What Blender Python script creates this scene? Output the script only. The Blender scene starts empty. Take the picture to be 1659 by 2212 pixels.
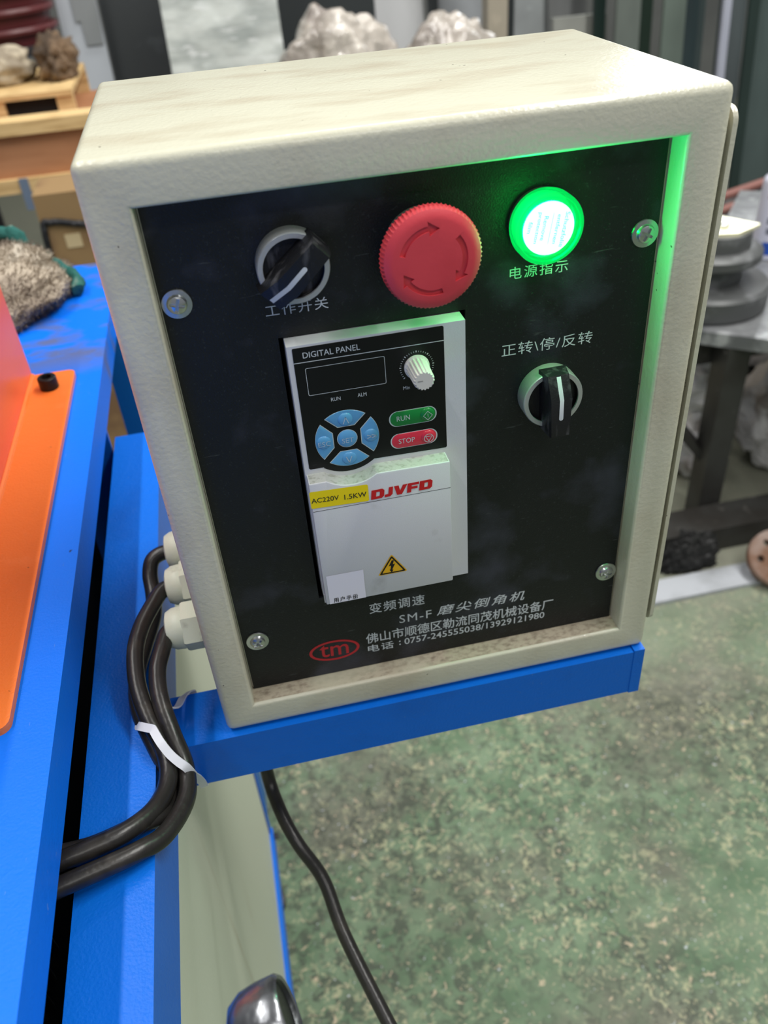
import bpy, bmesh, math, random
from mathutils import Vector, Matrix, noise
random.seed(7)
S = bpy.context.scene
C = S.collection
PI = math.pi

# ------------------------------------------------------------------ camera
cam_d = bpy.data.cameras.new('camera')
cam = bpy.data.objects.new('camera', cam_d); C.objects.link(cam)
RX = Vector((0.97609024, -0.20621174, -0.06873543))
DN = Vector((-0.17858993, -0.58055263, -0.79439554))
FW = Vector((0.12390915, 0.78767719, -0.6034991))
cm = Matrix((( RX.x, -DN.x, -FW.x, 0.04946361),
             ( RX.y, -DN.y, -FW.y, -0.31848869),
             ( RX.z, -DN.z, -FW.z, 0.37840208),
             (0, 0, 0, 1)))
cam.matrix_world = cm
cam_d.sensor_fit = 'VERTICAL'; cam_d.sensor_height = 36.0
cam_d.lens = 1812.62 / 2212 * 36.0
cam_d.clip_start = 0.02; cam_d.clip_end = 60
cam_d.dof.use_dof = True
cam_d.dof.focus_distance = 0.395
cam_d.dof.aperture_fstop = 10.0
S.camera = cam

# ------------------------------------------------------------------ world, lights, exposure
S.view_settings.view_transform = 'Standard'
S.view_settings.look = 'None'
S.view_settings.gamma = 1.0
S.view_settings.use_curve_mapping = False
S.view_settings.exposure = -0.12
w = bpy.data.worlds.new('hall_daylight'); S.world = w; w.use_nodes = True
bg = w.node_tree.nodes['Background']
bg.inputs[0].default_value = (0.93, 0.97, 1.0, 1); bg.inputs[1].default_value = 0.24

def area(name, loc, target, sx, sy, power, col=(1, 0.98, 0.94)):
    d = bpy.data.lights.new(name, 'AREA'); d.shape = 'RECTANGLE'; d.size = sx; d.size_y = sy
    d.energy = power; d.color = col
    o = bpy.data.objects.new(name, d); C.objects.link(o); o.location = loc
    o.rotation_euler = (Vector(target) - Vector(loc)).to_track_quat('-Z', 'Y').to_euler()
    return o
def tube_and_fill(loc, sx, sy, power, tilt=0.0):
    o = area('tube_and_fill_light', loc, (loc[0], loc[1], 0), sx, sy, power); o.rotation_euler = (0, tilt, 0)
tube_and_fill((1.35, 0.3, 2.3), 0.2, 2.4, 84, 0.5)
tube_and_fill((-0.84, 0.3, 2.3), 0.08, 2.4, 44)
tube_and_fill((0.9, -1.7, 2.1), 2.4, 0.25, 26)  # front fill, added only to brighten the faces towards the camera
tube_and_fill((1.4, 2.3, 2.5), 2.8, 0.25, 52)

# ------------------------------------------------------------------ materials
def lin(c):
    f = lambda v: (v / 255 / 12.92) if v / 255 <= 0.04045 else ((v / 255 + 0.055) / 1.055) ** 2.4
    return (f(c[0]), f(c[1]), f(c[2]), 1)
MATS = {}
def mat(name, rgb, rough=0.5, metal=0.0, bump=(), layers=(), emis=None, estr=0, spec=0.5, coat=0, alpha=None, trans=0, ior=1.45, rough_var=None, first_from_y=None):
    """bump: (scale, strength) pairs; layers: (rgb, scale, lo, hi, stretch, detail, amount)"""
    if name in MATS: return MATS[name]
    m = bpy.data.materials.new(name); m.use_nodes = True; MATS[name] = m
    nt = m.node_tree; N = nt.nodes; L = nt.links; b = N['Principled BSDF']
    b.inputs['Base Color'].default_value = lin(rgb)
    b.inputs['Roughness'].default_value = rough; b.inputs['Metallic'].default_value = metal
    b.inputs['Specular IOR Level'].default_value = spec; b.inputs['Coat Weight'].default_value = coat
    b.inputs['Coat Roughness'].default_value = 0.15
    b.inputs['IOR'].default_value = ior
    if trans: b.inputs['Transmission Weight'].default_value = trans
    if alpha is not None: b.inputs['Alpha'].default_value = alpha
    if emis: b.inputs['Emission Color'].default_value = lin(emis); b.inputs['Emission Strength'].default_value = estr
    tc = N.new('ShaderNodeTexCoord')
    def nz(scale, stretch=(1, 1, 1), detail=4, dist=0.0):
        mp = N.new('ShaderNodeMapping'); mp.inputs['Scale'].default_value = stretch
        L.new(tc.outputs['Object'], mp.inputs['Vector'])
        n = N.new('ShaderNodeTexNoise'); n.inputs['Scale'].default_value = scale; n.inputs['Detail'].default_value = detail
        n.inputs['Distortion'].default_value = dist
        L.new(mp.outputs['Vector'], n.inputs['Vector']); return n
    cur = None
    for (c2, sc, lo, hi, stretch, detail, amt) in layers:
        n = nz(sc, stretch, detail)
        r = N.new('ShaderNodeMapRange'); r.inputs['From Min'].default_value = lo; r.inputs['From Max'].default_value = hi
        r.inputs['To Max'].default_value = amt
        L.new(n.outputs['Fac'], r.inputs['Value'])
        if first_from_y and cur is None:      # wear confined to the far end of the part
            sp = N.new('ShaderNodeSeparateXYZ'); L.new(tc.outputs['Object'], sp.inputs[0])
            ry = N.new('ShaderNodeMapRange'); ry.inputs['From Min'].default_value = first_from_y; ry.inputs['From Max'].default_value = first_from_y + 0.05
            L.new(sp.outputs['Y'], ry.inputs['Value'])
            mu = N.new('ShaderNodeMath'); mu.operation = 'MULTIPLY'; L.new(r.outputs['Result'], mu.inputs[0]); L.new(ry.outputs['Result'], mu.inputs[1])
            r = N.new('ShaderNodeMapRange'); L.new(mu.outputs[0], r.inputs['Value'])
        mx = N.new('ShaderNodeMix'); mx.data_type = 'RGBA'
        L.new(r.outputs['Result'], mx.inputs['Factor'])
        if cur is None: mx.inputs[6].default_value = lin(rgb)
        else: L.new(cur, mx.inputs[6])
        mx.inputs[7].default_value = lin(c2)
        cur = mx.outputs[2]
    if cur is not None: L.new(cur, b.inputs['Base Color'])
    if rough_var:
        sc, lo, hi, r0, r1 = rough_var
        n = nz(sc); r = N.new('ShaderNodeMapRange'); r.inputs['From Min'].default_value = lo; r.inputs['From Max'].default_value = hi
        r.inputs['To Min'].default_value = r0; r.inputs['To Max'].default_value = r1
        L.new(n.outputs['Fac'], r.inputs['Value']); L.new(r.outputs['Result'], b.inputs['Roughness'])
    prev = None
    for (sc, st) in bump:
        n = nz(sc, detail=2); bp = N.new('ShaderNodeBump'); bp.inputs['Strength'].default_value = 1.0
        bp.inputs['Distance'].default_value = st
        L.new(n.outputs['Fac'], bp.inputs['Height'])
        if prev: L.new(prev.outputs['Normal'], bp.inputs['Normal'])
        prev = bp
    if prev: L.new(prev.outputs['Normal'], b.inputs['Normal'])
    return m

U = (1, 1, 1)
cream = mat('beige_powder_coat', (202, 201, 182), 0.24, bump=((480, 0.0002), (150, 0.00008)),
            layers=(((172, 158, 134), 16, 0.48, 0.68, (1, 3.0, 1), 6, 0.45), ((60, 52, 46), 330, 0.79, 0.82, U, 1, 0.8)))
cream_dust = mat('dusty_beige_coat', (176, 166, 146), 0.75, bump=((700, 0.0004),),
            layers=(((120, 108, 92), 220, 0.45, 0.7, (1, 1.5, 1), 6, 0.8), ((190, 188, 165), 30, 0.5, 0.7, U, 3, 0.7)))
gasket = mat('dark_gasket', (36, 34, 28), 0.8)
panel_m = mat('black_panel', (17, 20, 22), 0.42, bump=((1300, 0.00016),), spec=0.5,
            layers=(((64, 66, 80), 30, 0.53, 0.76, U, 6, 0.72), ((60, 66, 66), 900, 0.66, 0.75, U, 1, 0.35), ((80, 84, 84), 60, 0.70, 0.76, (1, 1, 6), 8, 0.6)))
alu = mat('raw_aluminium', (190, 190, 185), 0.4, 1.0)
steel = mat('zinc_steel', (205, 208, 210), 0.25, 1.0, bump=((300, 0.00006),))
white_ink = mat('white_print', (205, 212, 216), 0.6)
red_ink = mat('red_print', (190, 40, 48), 0.55)
grey_metal = mat('satin_grey_bezel', (158, 160, 158), 0.42, 0.35, bump=((1200, 0.0001),))
bezel_rim = mat('worn_metal_rim', (196, 199, 202), 0.34, 0.6, bump=((900, 0.0001),))
blackp = mat('black_plastic', (24, 24, 27), 0.42, bump=((900, 0.00012),), layers=(((105, 105, 108), 90, 0.54, 0.74, (2, 2, 0.6), 6, 0.7),))
red_p = mat('red_plastic', (218, 70, 80), 0.45, bump=((600, 0.00005),), layers=(((196, 54, 64), 40, 0.5, 0.7, U, 4, 0.6), ((120, 30, 36), 140, 0.72, 0.8, U, 3, 0.5)))
collar = mat('dark_grey_collar', (70, 76, 76), 0.5)
vfd_m = mat('light_grey_abs', (208, 211, 215), 0.5, bump=((1600, 0.00004),), layers=(((165, 166, 165), 60, 0.66, 0.8, U, 5, 0.5),))
vfd_dust = mat('dusty_grey_abs', (186, 190, 184), 0.7, bump=((900, 0.0003),), layers=(((140, 144, 132), 400, 0.5, 0.68, U, 4, 0.7),))
overlay_m = mat('black_keypad_film', (14, 15, 17), 0.35, spec=0.4, layers=(((70, 72, 72), 130, 0.72, 0.8, (1, 1, 3), 4, 0.5),))
ltblue = mat('light_blue_key', (96, 168, 218), 0.3)
key_green = mat('green_key', (18, 128, 58), 0.3)
key_red = mat('red_key', (214, 50, 72), 0.3)
key_line = mat('key_outline', (190, 205, 205), 0.5)
yellow = mat('yellow_sticker', (246, 222, 20), 0.4)
warn = mat('amber_sticker', (232, 180, 28), 0.4)
black_ink = mat('black_print', (16, 15, 14), 0.6)
dark_ink = mat('dark_grey_print', (44, 52, 34), 0.6)
paper = mat('white_sticker', (225, 226, 240), 0.5)
knob_m = mat('pale_grey_knob', (214, 214, 206), 0.4)
blue = mat('blue_enamel', (4, 102, 208), 0.40, spec=0.32, bump=((700, 0.0002), (160, 0.0002)),
           layers=(((16, 70, 150), 14, 0.55, 0.75, U, 4, 0.35), ((30, 34, 44), 120, 0.76, 0.8, (1, 1, 1), 3, 0.7), ((120, 150, 190), 220, 0.73, 0.8, (3, 0.6, 1), 4, 0.5)))
blue_rust = mat('blue_enamel_scuffed', (6, 108, 230), 0.44, spec=0.22, first_from_y=0.31, bump=((700, 0.0002), (160, 0.0002)),
           layers=(((96, 92, 86), 15, 0.49, 0.60, (1, 1.6, 1), 7, 0.75), ((120, 150, 190), 240, 0.70, 0.78, (3, 0.6, 1), 4, 0.5), ((24, 28, 40), 120, 0.75, 0.79, U, 3, 0.8)))
teal_blue = mat('blue_enamel_edge', (18, 104, 176), 0.4, bump=((300, 0.0003),), layers=(((90, 130, 170), 50, 0.6, 0.8, (1, 0.4, 2), 5, 0.4),))
orange = mat('orange_enamel', (228, 118, 50), 0.36, bump=((800, 0.0002), (150, 0.0002)), layers=(((60, 36, 20), 150, 0.75, 0.79, U, 2, 0.8), ((250, 150, 90), 40, 0.6, 0.8, U, 3, 0.3)))
orange_p = mat('orange_enamel_pinkish', (226, 96, 78), 0.34, bump=((500, 0.0002),), layers=(((228, 112, 48), 9, 0.42, 0.6, (1, 0.3, 2), 2, 0.9),))
cable_m = mat('black_pvc', (34, 32, 31), 0.33, bump=((260, 0.0002),), layers=(((66, 60, 54), 60, 0.55, 0.75, (1, 1, 1), 5, 0.5),))
gland_m = mat('pale_nylon', (206, 214, 196), 0.42, bump=((500, 0.0001),), layers=(((150, 148, 132), 120, 0.62, 0.75, U, 4, 0.5),))
nylon = mat('translucent_nylon', (214, 216, 224), 0.35)
side_m = mat('pale_side_panel', (202, 208, 188), 0.4, bump=((300, 0.0002),), layers=(((168, 158, 130), 14, 0.62, 0.75, (1, 3, 0.25), 5, 0.35),))
chrome = mat('polished_steel', (150, 152, 156), 0.27, 0.9, bump=((120, 0.0008),), layers=(((70, 72, 76), 60, 0.45, 0.65, (1, 1, 0.4), 3, 0.7),))
dark_hole = mat('dark_recess', (12, 12, 12), 0.9)
shade_m = mat('interior_shade', (10, 12, 13), 0.9)  # near-black colour stands for the shade inside box and machine base

# ------------------------------------------------------------------ mesh helpers
def link(name, me, parent=None):
    o = bpy.data.objects.new(name, me); C.objects.link(o)
    if parent is not None:
        o.parent = parent
        if parent.parent is None: o.matrix_parent_inverse = Matrix.Translation(-parent.location)
    return o
def finish(name, bm, mats, parent=None, ang=35):
    me = bpy.data.meshes.new(name)
    bmesh.ops.recalc_face_normals(bm, faces=bm.faces)
    bm.to_mesh(me); bm.free()
    if not isinstance(mats, (list, tuple)): mats = [mats]
    for m in mats: me.materials.append(m)
    me.shade_smooth(); me.set_sharp_from_angle(angle=math.radians(ang))
    return link(name, me, parent)
def thing(name, label, cat, loc=(0, 0, 0), group=None):
    o = bpy.data.objects.new(name, None); C.objects.link(o); o.location = loc; o.empty_display_size = 0.05
    return tag(o, label, cat, group)
def tag(o, label, cat, group=None):
    o['label'] = label; o['category'] = cat
    if group: o['group'] = group
    return o
def struct(o):
    o['kind'] = 'structure'; return o
def bevel_all(bm, width, seg=3, edges=None, ang=25):
    if edges is None:
        edges = [e for e in bm.edges if len(e.link_faces) == 2 and e.calc_face_angle(0) > math.radians(ang)]
    if width > 0: bmesh.ops.bevel(bm, geom=edges, offset=width, segments=seg, profile=0.5, affect='EDGES', clamp_overlap=True)
def add_box(bm, x0, x1, y0, y1, z0, z1, mi=0):
    v = [bm.verts.new(p) for p in ((x0, y0, z0), (x1, y0, z0), (x1, y1, z0), (x0, y1, z0), (x0, y0, z1), (x1, y0, z1), (x1, y1, z1), (x0, y1, z1))]
    fs = [bm.faces.new([v[i] for i in q]) for q in ((0, 3, 2, 1), (4, 5, 6, 7), (0, 1, 5, 4), (1, 2, 6, 5), (2, 3, 7, 6), (3, 0, 4, 7))]
    for f in fs: f.material_index = mi
    return fs
def box(name, x0, x1, y0, y1, z0, z1, m, parent=None, bev=0.001, seg=2):
    bm = bmesh.new(); add_box(bm, x0, x1, y0, y1, z0, z1); bevel_all(bm, bev, seg); return finish(name, bm, m, parent)
def prism(bm, pts, y0, y1, mi=0):
    """outline in x,z extruded from y0 (back) to y1 (front)"""
    a = [bm.verts.new((p[0], y0, p[1])) for p in pts]; b = [bm.verts.new((p[0], y1, p[1])) for p in pts]
    n = len(pts); fs = [bm.faces.new(a), bm.faces.new(b[::-1])]
    for i in range(n): fs.append(bm.faces.new((a[i], b[i], b[(i + 1) % n], a[(i + 1) % n])))
    for f in fs: f.material_index = mi
    return fs
def frame_of(axis):
    a = Vector(axis).normalized(); t = Vector((0, 0, 1)) if abs(a.z) < 0.9 else Vector((1, 0, 0))
    u = t.cross(a).normalized(); v = a.cross(u); return a, u, v
def add_lathe(bm, prof, org, axis, n=48, mi=0, cap=True, mis=None):
    a, u, v = frame_of(axis); org = Vector(org); rings = []
    for (r, h) in prof:
        if r < 1e-6: rings.append([bm.verts.new(org + a * h)])
        else: rings.append([bm.verts.new(org + a * h + (u * math.cos(2 * PI * k / n) + v * math.sin(2 * PI * k / n)) * r) for k in range(n)])
    for i in range(len(rings) - 1):
        A, B = rings[i], rings[i + 1]; m_ = mis[i] if mis else mi
        for k in range(n):
            k2 = (k + 1) % n
            if len(A) == 1 and len(B) == 1: continue
            if len(A) == 1: f = bm.faces.new((A[0], B[k], B[k2]))
            elif len(B) == 1: f = bm.faces.new((A[k], B[0], A[k2]))
            else: f = bm.faces.new((A[k], B[k], B[k2], A[k2]))
            f.material_index = m_
    if cap:
        for R in (rings[0], rings[-1]):
            if len(R) > 2: bm.faces.new(R).material_index = mi
def lathe(name, prof, org, axis, m, parent=None, n=48, mis=None, ang=35):
    bm = bmesh.new(); add_lathe(bm, prof, org, axis, n, mis=mis); return finish(name, bm, m, parent, ang)
def smooth_path(pts, sub=6):
    P = [Vector(p) for p in pts]; out = []
    for i in range(len(P) - 1):
        p0, p1, p2, p3 = P[max(i - 1, 0)], P[i], P[i + 1], P[min(i + 2, len(P) - 1)]
        for k in range(sub):
            t = k / sub
            out.append(0.5 * ((2 * p1) + (p2 - p0) * t + (2 * p0 - 5 * p1 + 4 * p2 - p3) * t * t + (3 * p1 - p0 - 3 * p2 + p3) * t ** 3))
    out.append(P[-1]); return out
def add_sweep(bm, path, sect, mi=0, up0=Vector((0, 0, 1)), closed=False):
    """sect: list of (a,b) offsets; parallel transported"""
    n = len(path); rings = []; up = None
    for i, p in enumerate(path):
        t = (path[min(i + 1, n - 1)] - path[max(i - 1, 0)])
        if closed: t = path[(i + 1) % n] - path[(i - 1) % n]
        t.normalize()
        if up is None: up = (up0 - t * up0.dot(t)).normalized()
        else: up = (up - t * up.dot(t)).normalized()
        s = t.cross(up)
        rings.append([bm.verts.new(p + s * a + up * b) for a, b in sect])
    m_ = len(sect); rng = n if closed else n - 1
    for i in range(rng):
        A, B = rings[i], rings[(i + 1) % n]
        for k in range(m_): bm.faces.new((A[k], A[(k + 1) % m_], B[(k + 1) % m_], B[k])).material_index = mi
    if not closed:
        bm.faces.new(rings[0]).material_index = mi; bm.faces.new(rings[-1][::-1]).material_index = mi
def circ(r, n=14): return [(r * math.cos(2 * PI * k / n), r * math.sin(2 * PI * k / n)) for k in range(n)]
def tube(name, pts, r, m, parent=None, sub=6, n=14):
    bm = bmesh.new(); add_sweep(bm, smooth_path(pts, sub), circ(r, n)); return finish(name, bm, m, parent, 60)
def lump(name, cen, rad, m, parent=None, rot=0, amp=0.3, freq=3.0, sub=4, fine=0.0, ffreq=30, seed=0, floor_z=None, tilt=0):
    bm = bmesh.new(); bmesh.ops.create_icosphere(bm, subdivisions=sub, radius=1)
    M = Matrix.Translation(cen) @ Matrix.Rotation(rot, 4, 'Z') @ Matrix.Rotation(tilt, 4, 'Y')
    for v in bm.verts:
        d = v.co.normalized(); q = d * freq + Vector((seed * 7.3, seed * 3.1, 0))
        k = 1 + amp * noise.noise(q) + amp * 0.5 * noise.noise(q * 2.3) + fine * noise.noise(d * ffreq + Vector((seed, 0, 0)))
        v.co = M @ Vector((d.x * rad[0] * k, d.y * rad[1] * k, d.z * rad[2] * k))
        if floor_z is not None and v.co.z < floor_z: v.co.z = floor_z
    return finish(name, bm, m, parent, 80)

# flat printed shapes / lettering, standing on planes y = const and facing -y
def curve_mesh(cu):
    o = bpy.data.objects.new('tmp', cu); C.objects.link(o)
    dg = bpy.context.evaluated_depsgraph_get(); dg.update()
    me = bpy.data.meshes.new_from_object(o.evaluated_get(dg)); bpy.data.objects.remove(o); bpy.data.curves.remove(cu); return me
def shape_mesh(loops, extrude=0.0, bev=0.0):
    cu = bpy.data.curves.new('tmp', 'CURVE'); cu.dimensions = '2D'; cu.fill_mode = 'BOTH'
    cu.extrude = extrude; cu.bevel_depth = bev; cu.bevel_resolution = 2
    for lp in loops:
        s = cu.splines.new('POLY'); s.points.add(len(lp) - 1)
        for p, q in zip(s.points, lp): p.co = (q[0], q[1], 0, 1)
        s.use_cyclic_u = True
    return curve_mesh(cu)
def text_mesh(body, shear=0.0, bold=0.0, space=1.0):
    cu = bpy.data.curves.new('tmp', 'FONT'); cu.body = body; cu.shear = shear; cu.offset = bold; cu.space_character = space
    cu.resolution_u = 3
    return curve_mesh(cu)
def stand(me, y, mi=0):
    for v in me.vertices: v.co = Vector((v.co.x, y - v.co.z, v.co.y))
    return me
def place_mesh(me, x0, x1, z0, z1, y, rot=0.0):
    """fit the flat mesh into a width and height, turn it, stand it up"""
    xs = [v.co.x for v in me.vertices]; ys = [v.co.y for v in me.vertices]
    a, b, c, d = min(xs), max(xs), min(ys), max(ys)
    cx, cz = (x0 + x1) / 2, (z0 + z1) / 2; cr, sr = math.cos(rot), math.sin(rot)
    for v in me.vertices:
        u = ((v.co.x - a) / (b - a) - 0.5) * (x1 - x0); t = ((v.co.y - c) / (d - c) - 0.5) * (z1 - z0)
        v.co = Vector((cx + u * cr - t * sr, y, cz + u * sr + t * cr))
    return me
def flat(name, me, m, parent=None):
    me.materials.clear(); me.materials.append(m); me.name = name; return link(name, me, parent)
def join_mesh(parts, name, parent):
    """parts: (mesh, material) -> one object"""
    bm = bmesh.new(); mats = []
    for me, m in parts:
        if m not in mats: mats.append(m)
        k = len(bm.faces); bm.from_mesh(me); bm.faces.ensure_lookup_table()
        for f in bm.faces[k:]: f.material_index = mats.index(m)
        bpy.data.meshes.remove(me)
    me = bpy.data.meshes.new(name); bm.to_mesh(me); bm.free()
    for m in mats: me.materials.append(m)
    me.shade_smooth(); me.set_sharp_from_angle(angle=math.radians(35))
    return link(name, me, parent)
def bm_mesh(bm):
    me = bpy.data.meshes.new('tmp'); bmesh.ops.recalc_face_normals(bm, faces=bm.faces); bm.to_mesh(me); bm.free(); return me
def arc(cx, cz, r, a0, a1, n=12, rz=None):
    rz = rz or r
    return [(cx + r * math.cos(math.radians(a0 + (a1 - a0) * k / n)), cz + rz * math.sin(math.radians(a0 + (a1 - a0) * k / n))) for k in range(n + 1)]
def rrect(x0, x1, z0, z1, r, n=5):
    return arc(x1 - r, z1 - r, r, 0, 90, n) + arc(x0 + r, z1 - r, r, 90, 180, n) + arc(x0 + r, z0 + r, r, 180, 270, n) + arc(x1 - r, z0 + r, r, 270, 360, n)
def text(name, body, x0, x1, z0, z1, y, m, parent, rot=0.0, shear=0.0, bold=0.0, space=1.0):
    return flat(name, place_mesh(text_mesh(body, shear, bold, space), x0, x1, z0, z1, y, rot), m, parent)
def shape(name, loops, y, m, parent):
    return flat(name, stand(shape_mesh(loops), y), m, parent)
def boolean(o, cutter):
    md = o.modifiers.new('cut', 'BOOLEAN'); md.operation = 'DIFFERENCE'; md.object = cutter; md.solver = 'EXACT'
    dg = bpy.context.evaluated_depsgraph_get(); dg.update()
    me = bpy.data.meshes.new_from_object(o.evaluated_get(dg)); o.modifiers.clear(); o.data = me
    bpy.data.objects.remove(cutter)
    me.shade_smooth(); me.set_sharp_from_angle(angle=math.radians(30))

FLOOR = -0.72
# ------------------------------------------------------------------ setting: floor, back wall, window
def floor_mat():
    m = bpy.data.materials.new('worn_green_floor_paint'); m.use_nodes = True
    nt = m.node_tree; N = nt.nodes; L = nt.links; b = N['Principled BSDF']; b.inputs['Roughness'].default_value = 0.6
    b.inputs['Specular IOR Level'].default_value = 0.3
    tc = N.new('ShaderNodeTexCoord')
    def nz(sc, det=6, rough=0.6, dist=0.0, kind='ShaderNodeTexNoise'):
        n = N.new(kind); n.inputs['Scale'].default_value = sc
        n.inputs['Detail'].default_value = det; n.inputs['Roughness'].default_value = rough
        n.inputs['Distortion'].default_value = dist
        L.new(tc.outputs['Object'], n.inputs['Vector']); return n.outputs['Fac']
    def rng(sock, lo, hi, amt=1.0):
        r = N.new('ShaderNodeMapRange'); r.inputs['From Min'].default_value = lo; r.inputs['From Max'].default_value = hi; r.inputs['To Max'].default_value = amt
        L.new(sock, r.inputs['Value']); return r.outputs['Result']
    def mul(a, c):
        k = N.new('ShaderNodeMath'); k.operation = 'MULTIPLY'; L.new(a, k.inputs[0]); L.new(c, k.inputs[1]); return k.outputs[0]
    def mix(fac, a, c2):
        mx = N.new('ShaderNodeMix'); mx.data_type = 'RGBA'; L.new(fac, mx.inputs['Factor'])
        if isinstance(a, tuple): mx.inputs[6].default_value = lin(a)
        else: L.new(a, mx.inputs[6])
        mx.inputs[7].default_value = lin(c2); return mx.outputs[2]
    c = mix(rng(nz(14, 5), 0.38, 0.62), (86, 110, 84), (112, 132, 106))
    c = mix(rng(nz(5, 7, 0.65), 0.46, 0.62, 0.75), c, (104, 100, 90))
    c = mix(mul(rng(nz(60, 3, 0.6, 0.6), 0.46, 0.58, 0.8), rng(nz(3.2, 4), 0.35, 0.6)), c, (66, 72, 62))
    c = mix(mul(rng(nz(85, 3, 0.55, 1.2), 0.56, 0.63, 0.75), rng(nz(7, 4), 0.36, 0.6)), c, (172, 172, 138))
    c = mix(rng(nz(120, 2, 0.5, 0.8), 0.66, 0.70, 0.8), c, (188, 172, 146))
    c = mix(rng(nz(140, 2), 0.70, 0.73, 0.8), c, (190, 196, 200))
    # bare concrete beyond the painted walkway
    sep = N.new('ShaderNodeSeparateXYZ'); L.new(tc.outputs['Object'], sep.inputs[0])
    wob = N.new('ShaderNodeMath'); wob.operation = 'MULTIPLY_ADD'; wob.inputs[1].default_value = 0.5
    L.new(nz(6, 5), wob.inputs[0]); L.new(sep.outputs['Y'], wob.inputs[2])
    c = mix(rng(wob.outputs[0], 0.72, 1.0, 0.85), c, (140, 140, 126))
    L.new(c, b.inputs['Base Color'])
    bp = N.new('ShaderNodeBump'); bp.inputs['Strength'].default_value = 0.5; bp.inputs['Distance'].default_value = 0.002
    L.new(nz(70, 4), bp.inputs['Height']); L.new(bp.outputs['Normal'], b.inputs['Normal'])
    return m
bm = bmesh.new(); add_box(bm, -4, 6, -3, 4.2, FLOOR - 0.05, FLOOR)
struct(finish('floor', bm, floor_mat()))
wall_m = mat('dim_grey_plaster', (120, 122, 120), 0.8, layers=(((90, 92, 92), 3, 0.4, 0.7, U, 4, 0.6),))
bm = bmesh.new()
WY = 4.2
wx0, wx1, wz0, wz1 = 2.46, 3.9, 0.80, 1.75
for (a, b_, c_, d_) in ((-4, wx0, FLOOR, 3.4), (wx1, 6, FLOOR, 3.4), (wx0, wx1, FLOOR, wz0), (wx0, wx1, wz1, 3.4)):
    add_box(bm, a, b_, WY, WY + 0.15, c_, d_)
struct(finish('wall_back', bm, wall_m))
winr = thing('window_1', 'bright daylit factory window in the back wall with grey frame', 'window', ((wx0 + wx1) / 2, WY, wz0)); struct(winr)
bm = bmesh.new()
for a, b_ in ((wx0, wx0 + .05), (wx1 - .05, wx1), ((wx0 + wx1) / 2 - .02, (wx0 + wx1) / 2 + .02)): add_box(bm, a, b_, WY + .02, WY + .08, wz0, wz1)
for a, b_ in ((wz0, wz0 + .05), (wz1 - .05, wz1)): add_box(bm, wx0, wx1, WY + .02, WY + .08, a, b_)
struct(finish('window_frame', bm, mat('grey_frame', (130, 134, 136), 0.5), winr))
pane = mat('daylit_glass', (255, 255, 255), 0.4, emis=(248, 252, 255), estr=14)
struct(box('window_pane', wx0 + .05, wx1 - .05, WY + .045, WY + .05, wz0 + .05, wz1 - .05, pane, winr, 0))

# ------------------------------------------------------------------ control box
W, D, H = 0.25, 0.1608, 0.307
P = 0.0117
OX0, OX1, OZ0, OZ1 = 0.0180, 0.2321, 0.0180, 0.2890
cb = thing('control_box', 'beige steel control box with black front panel, on the blue bracket arm', 'control box', (W / 2, D / 2, 0.0))
bm = bmesh.new()
vo = [bm.verts.new(p) for p in ((0, 0, 0), (W, 0, 0), (W, 0, H), (0, 0, H))]
vb = [bm.verts.new(p) for p in ((0, D, 0), (W, D, 0), (W, D, H), (0, D, H))]
vi = [bm.verts.new(p) for p in ((OX0, 0, OZ0), (OX1, 0, OZ0), (OX1, 0, OZ1), (OX0, 0, OZ1))]
PB = P + 0.0016
vp = [bm.verts.new((v.co.x, PB, v.co.z)) for v in vi]
LP = 0.012
vl = [bm.verts.new((x, PB, z)) for x, z in ((OX0 + LP, OZ0 + LP), (OX1 - LP, OZ0 + LP), (OX1 - LP, OZ1 - LP), (OX0 + LP, OZ1 - LP))]
vk = [bm.verts.new((v.co.x, D - 0.01, v.co.z)) for v in vl]
outer_e, inner_e = [], []
for i in range(4):
    j = (i + 1) % 4
    bm.faces.new((vo[i], vo[j], vi[j], vi[i]))
    bm.faces.new((vo[j], vo[i], vb[i], vb[j]))
    f = bm.faces.new((vi[i], vi[j], vp[j], vp[i]))
    if i == 0: f.material_index = 1
    bm.faces.new((vp[i], vp[j], vl[j], vl[i]))
    f = bm.faces.new((vl[i], vl[j], vk[j], vk[i])); f.material_index = 2
bm.faces.new(vb[::-1]); bm.faces.new(vk).material_index = 2
bm.edges.ensure_lookup_table()
so, si = set(vo + vb), set(vi)
oe = [e for e in bm.edges if e.verts[0] in so and e.verts[1] in so]
ie = [e for e in bm.edges if e.verts[0] in si and e.verts[1] in si]
bevel_all(bm, 0.0040, 5, oe)
bm.edges.ensure_lookup_table()
ie = [e for e in bm.edges if all(abs(v.co.y) < 1e-6 and OX0 - 1e-5 <= v.co.x <= OX1 + 1e-5 and OZ0 - 1e-5 <= v.co.z <= OZ1 + 1e-5 for v in e.verts)
      and (all(abs(v.co.x - OX0) < 1e-6 for v in e.verts) or all(abs(v.co.x - OX1) < 1e-6 for v in e.verts) or all(abs(v.co.z - OZ0) < 1e-6 for v in e.verts) or all(abs(v.co.z - OZ1) < 1e-6 for v in e.verts))]
bevel_all(bm, 0.0020, 4, ie)
# dust only lies on the flat ledge
finish('housing', bm, [cream, cream_dust, shade_m], cb, 30)

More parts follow.
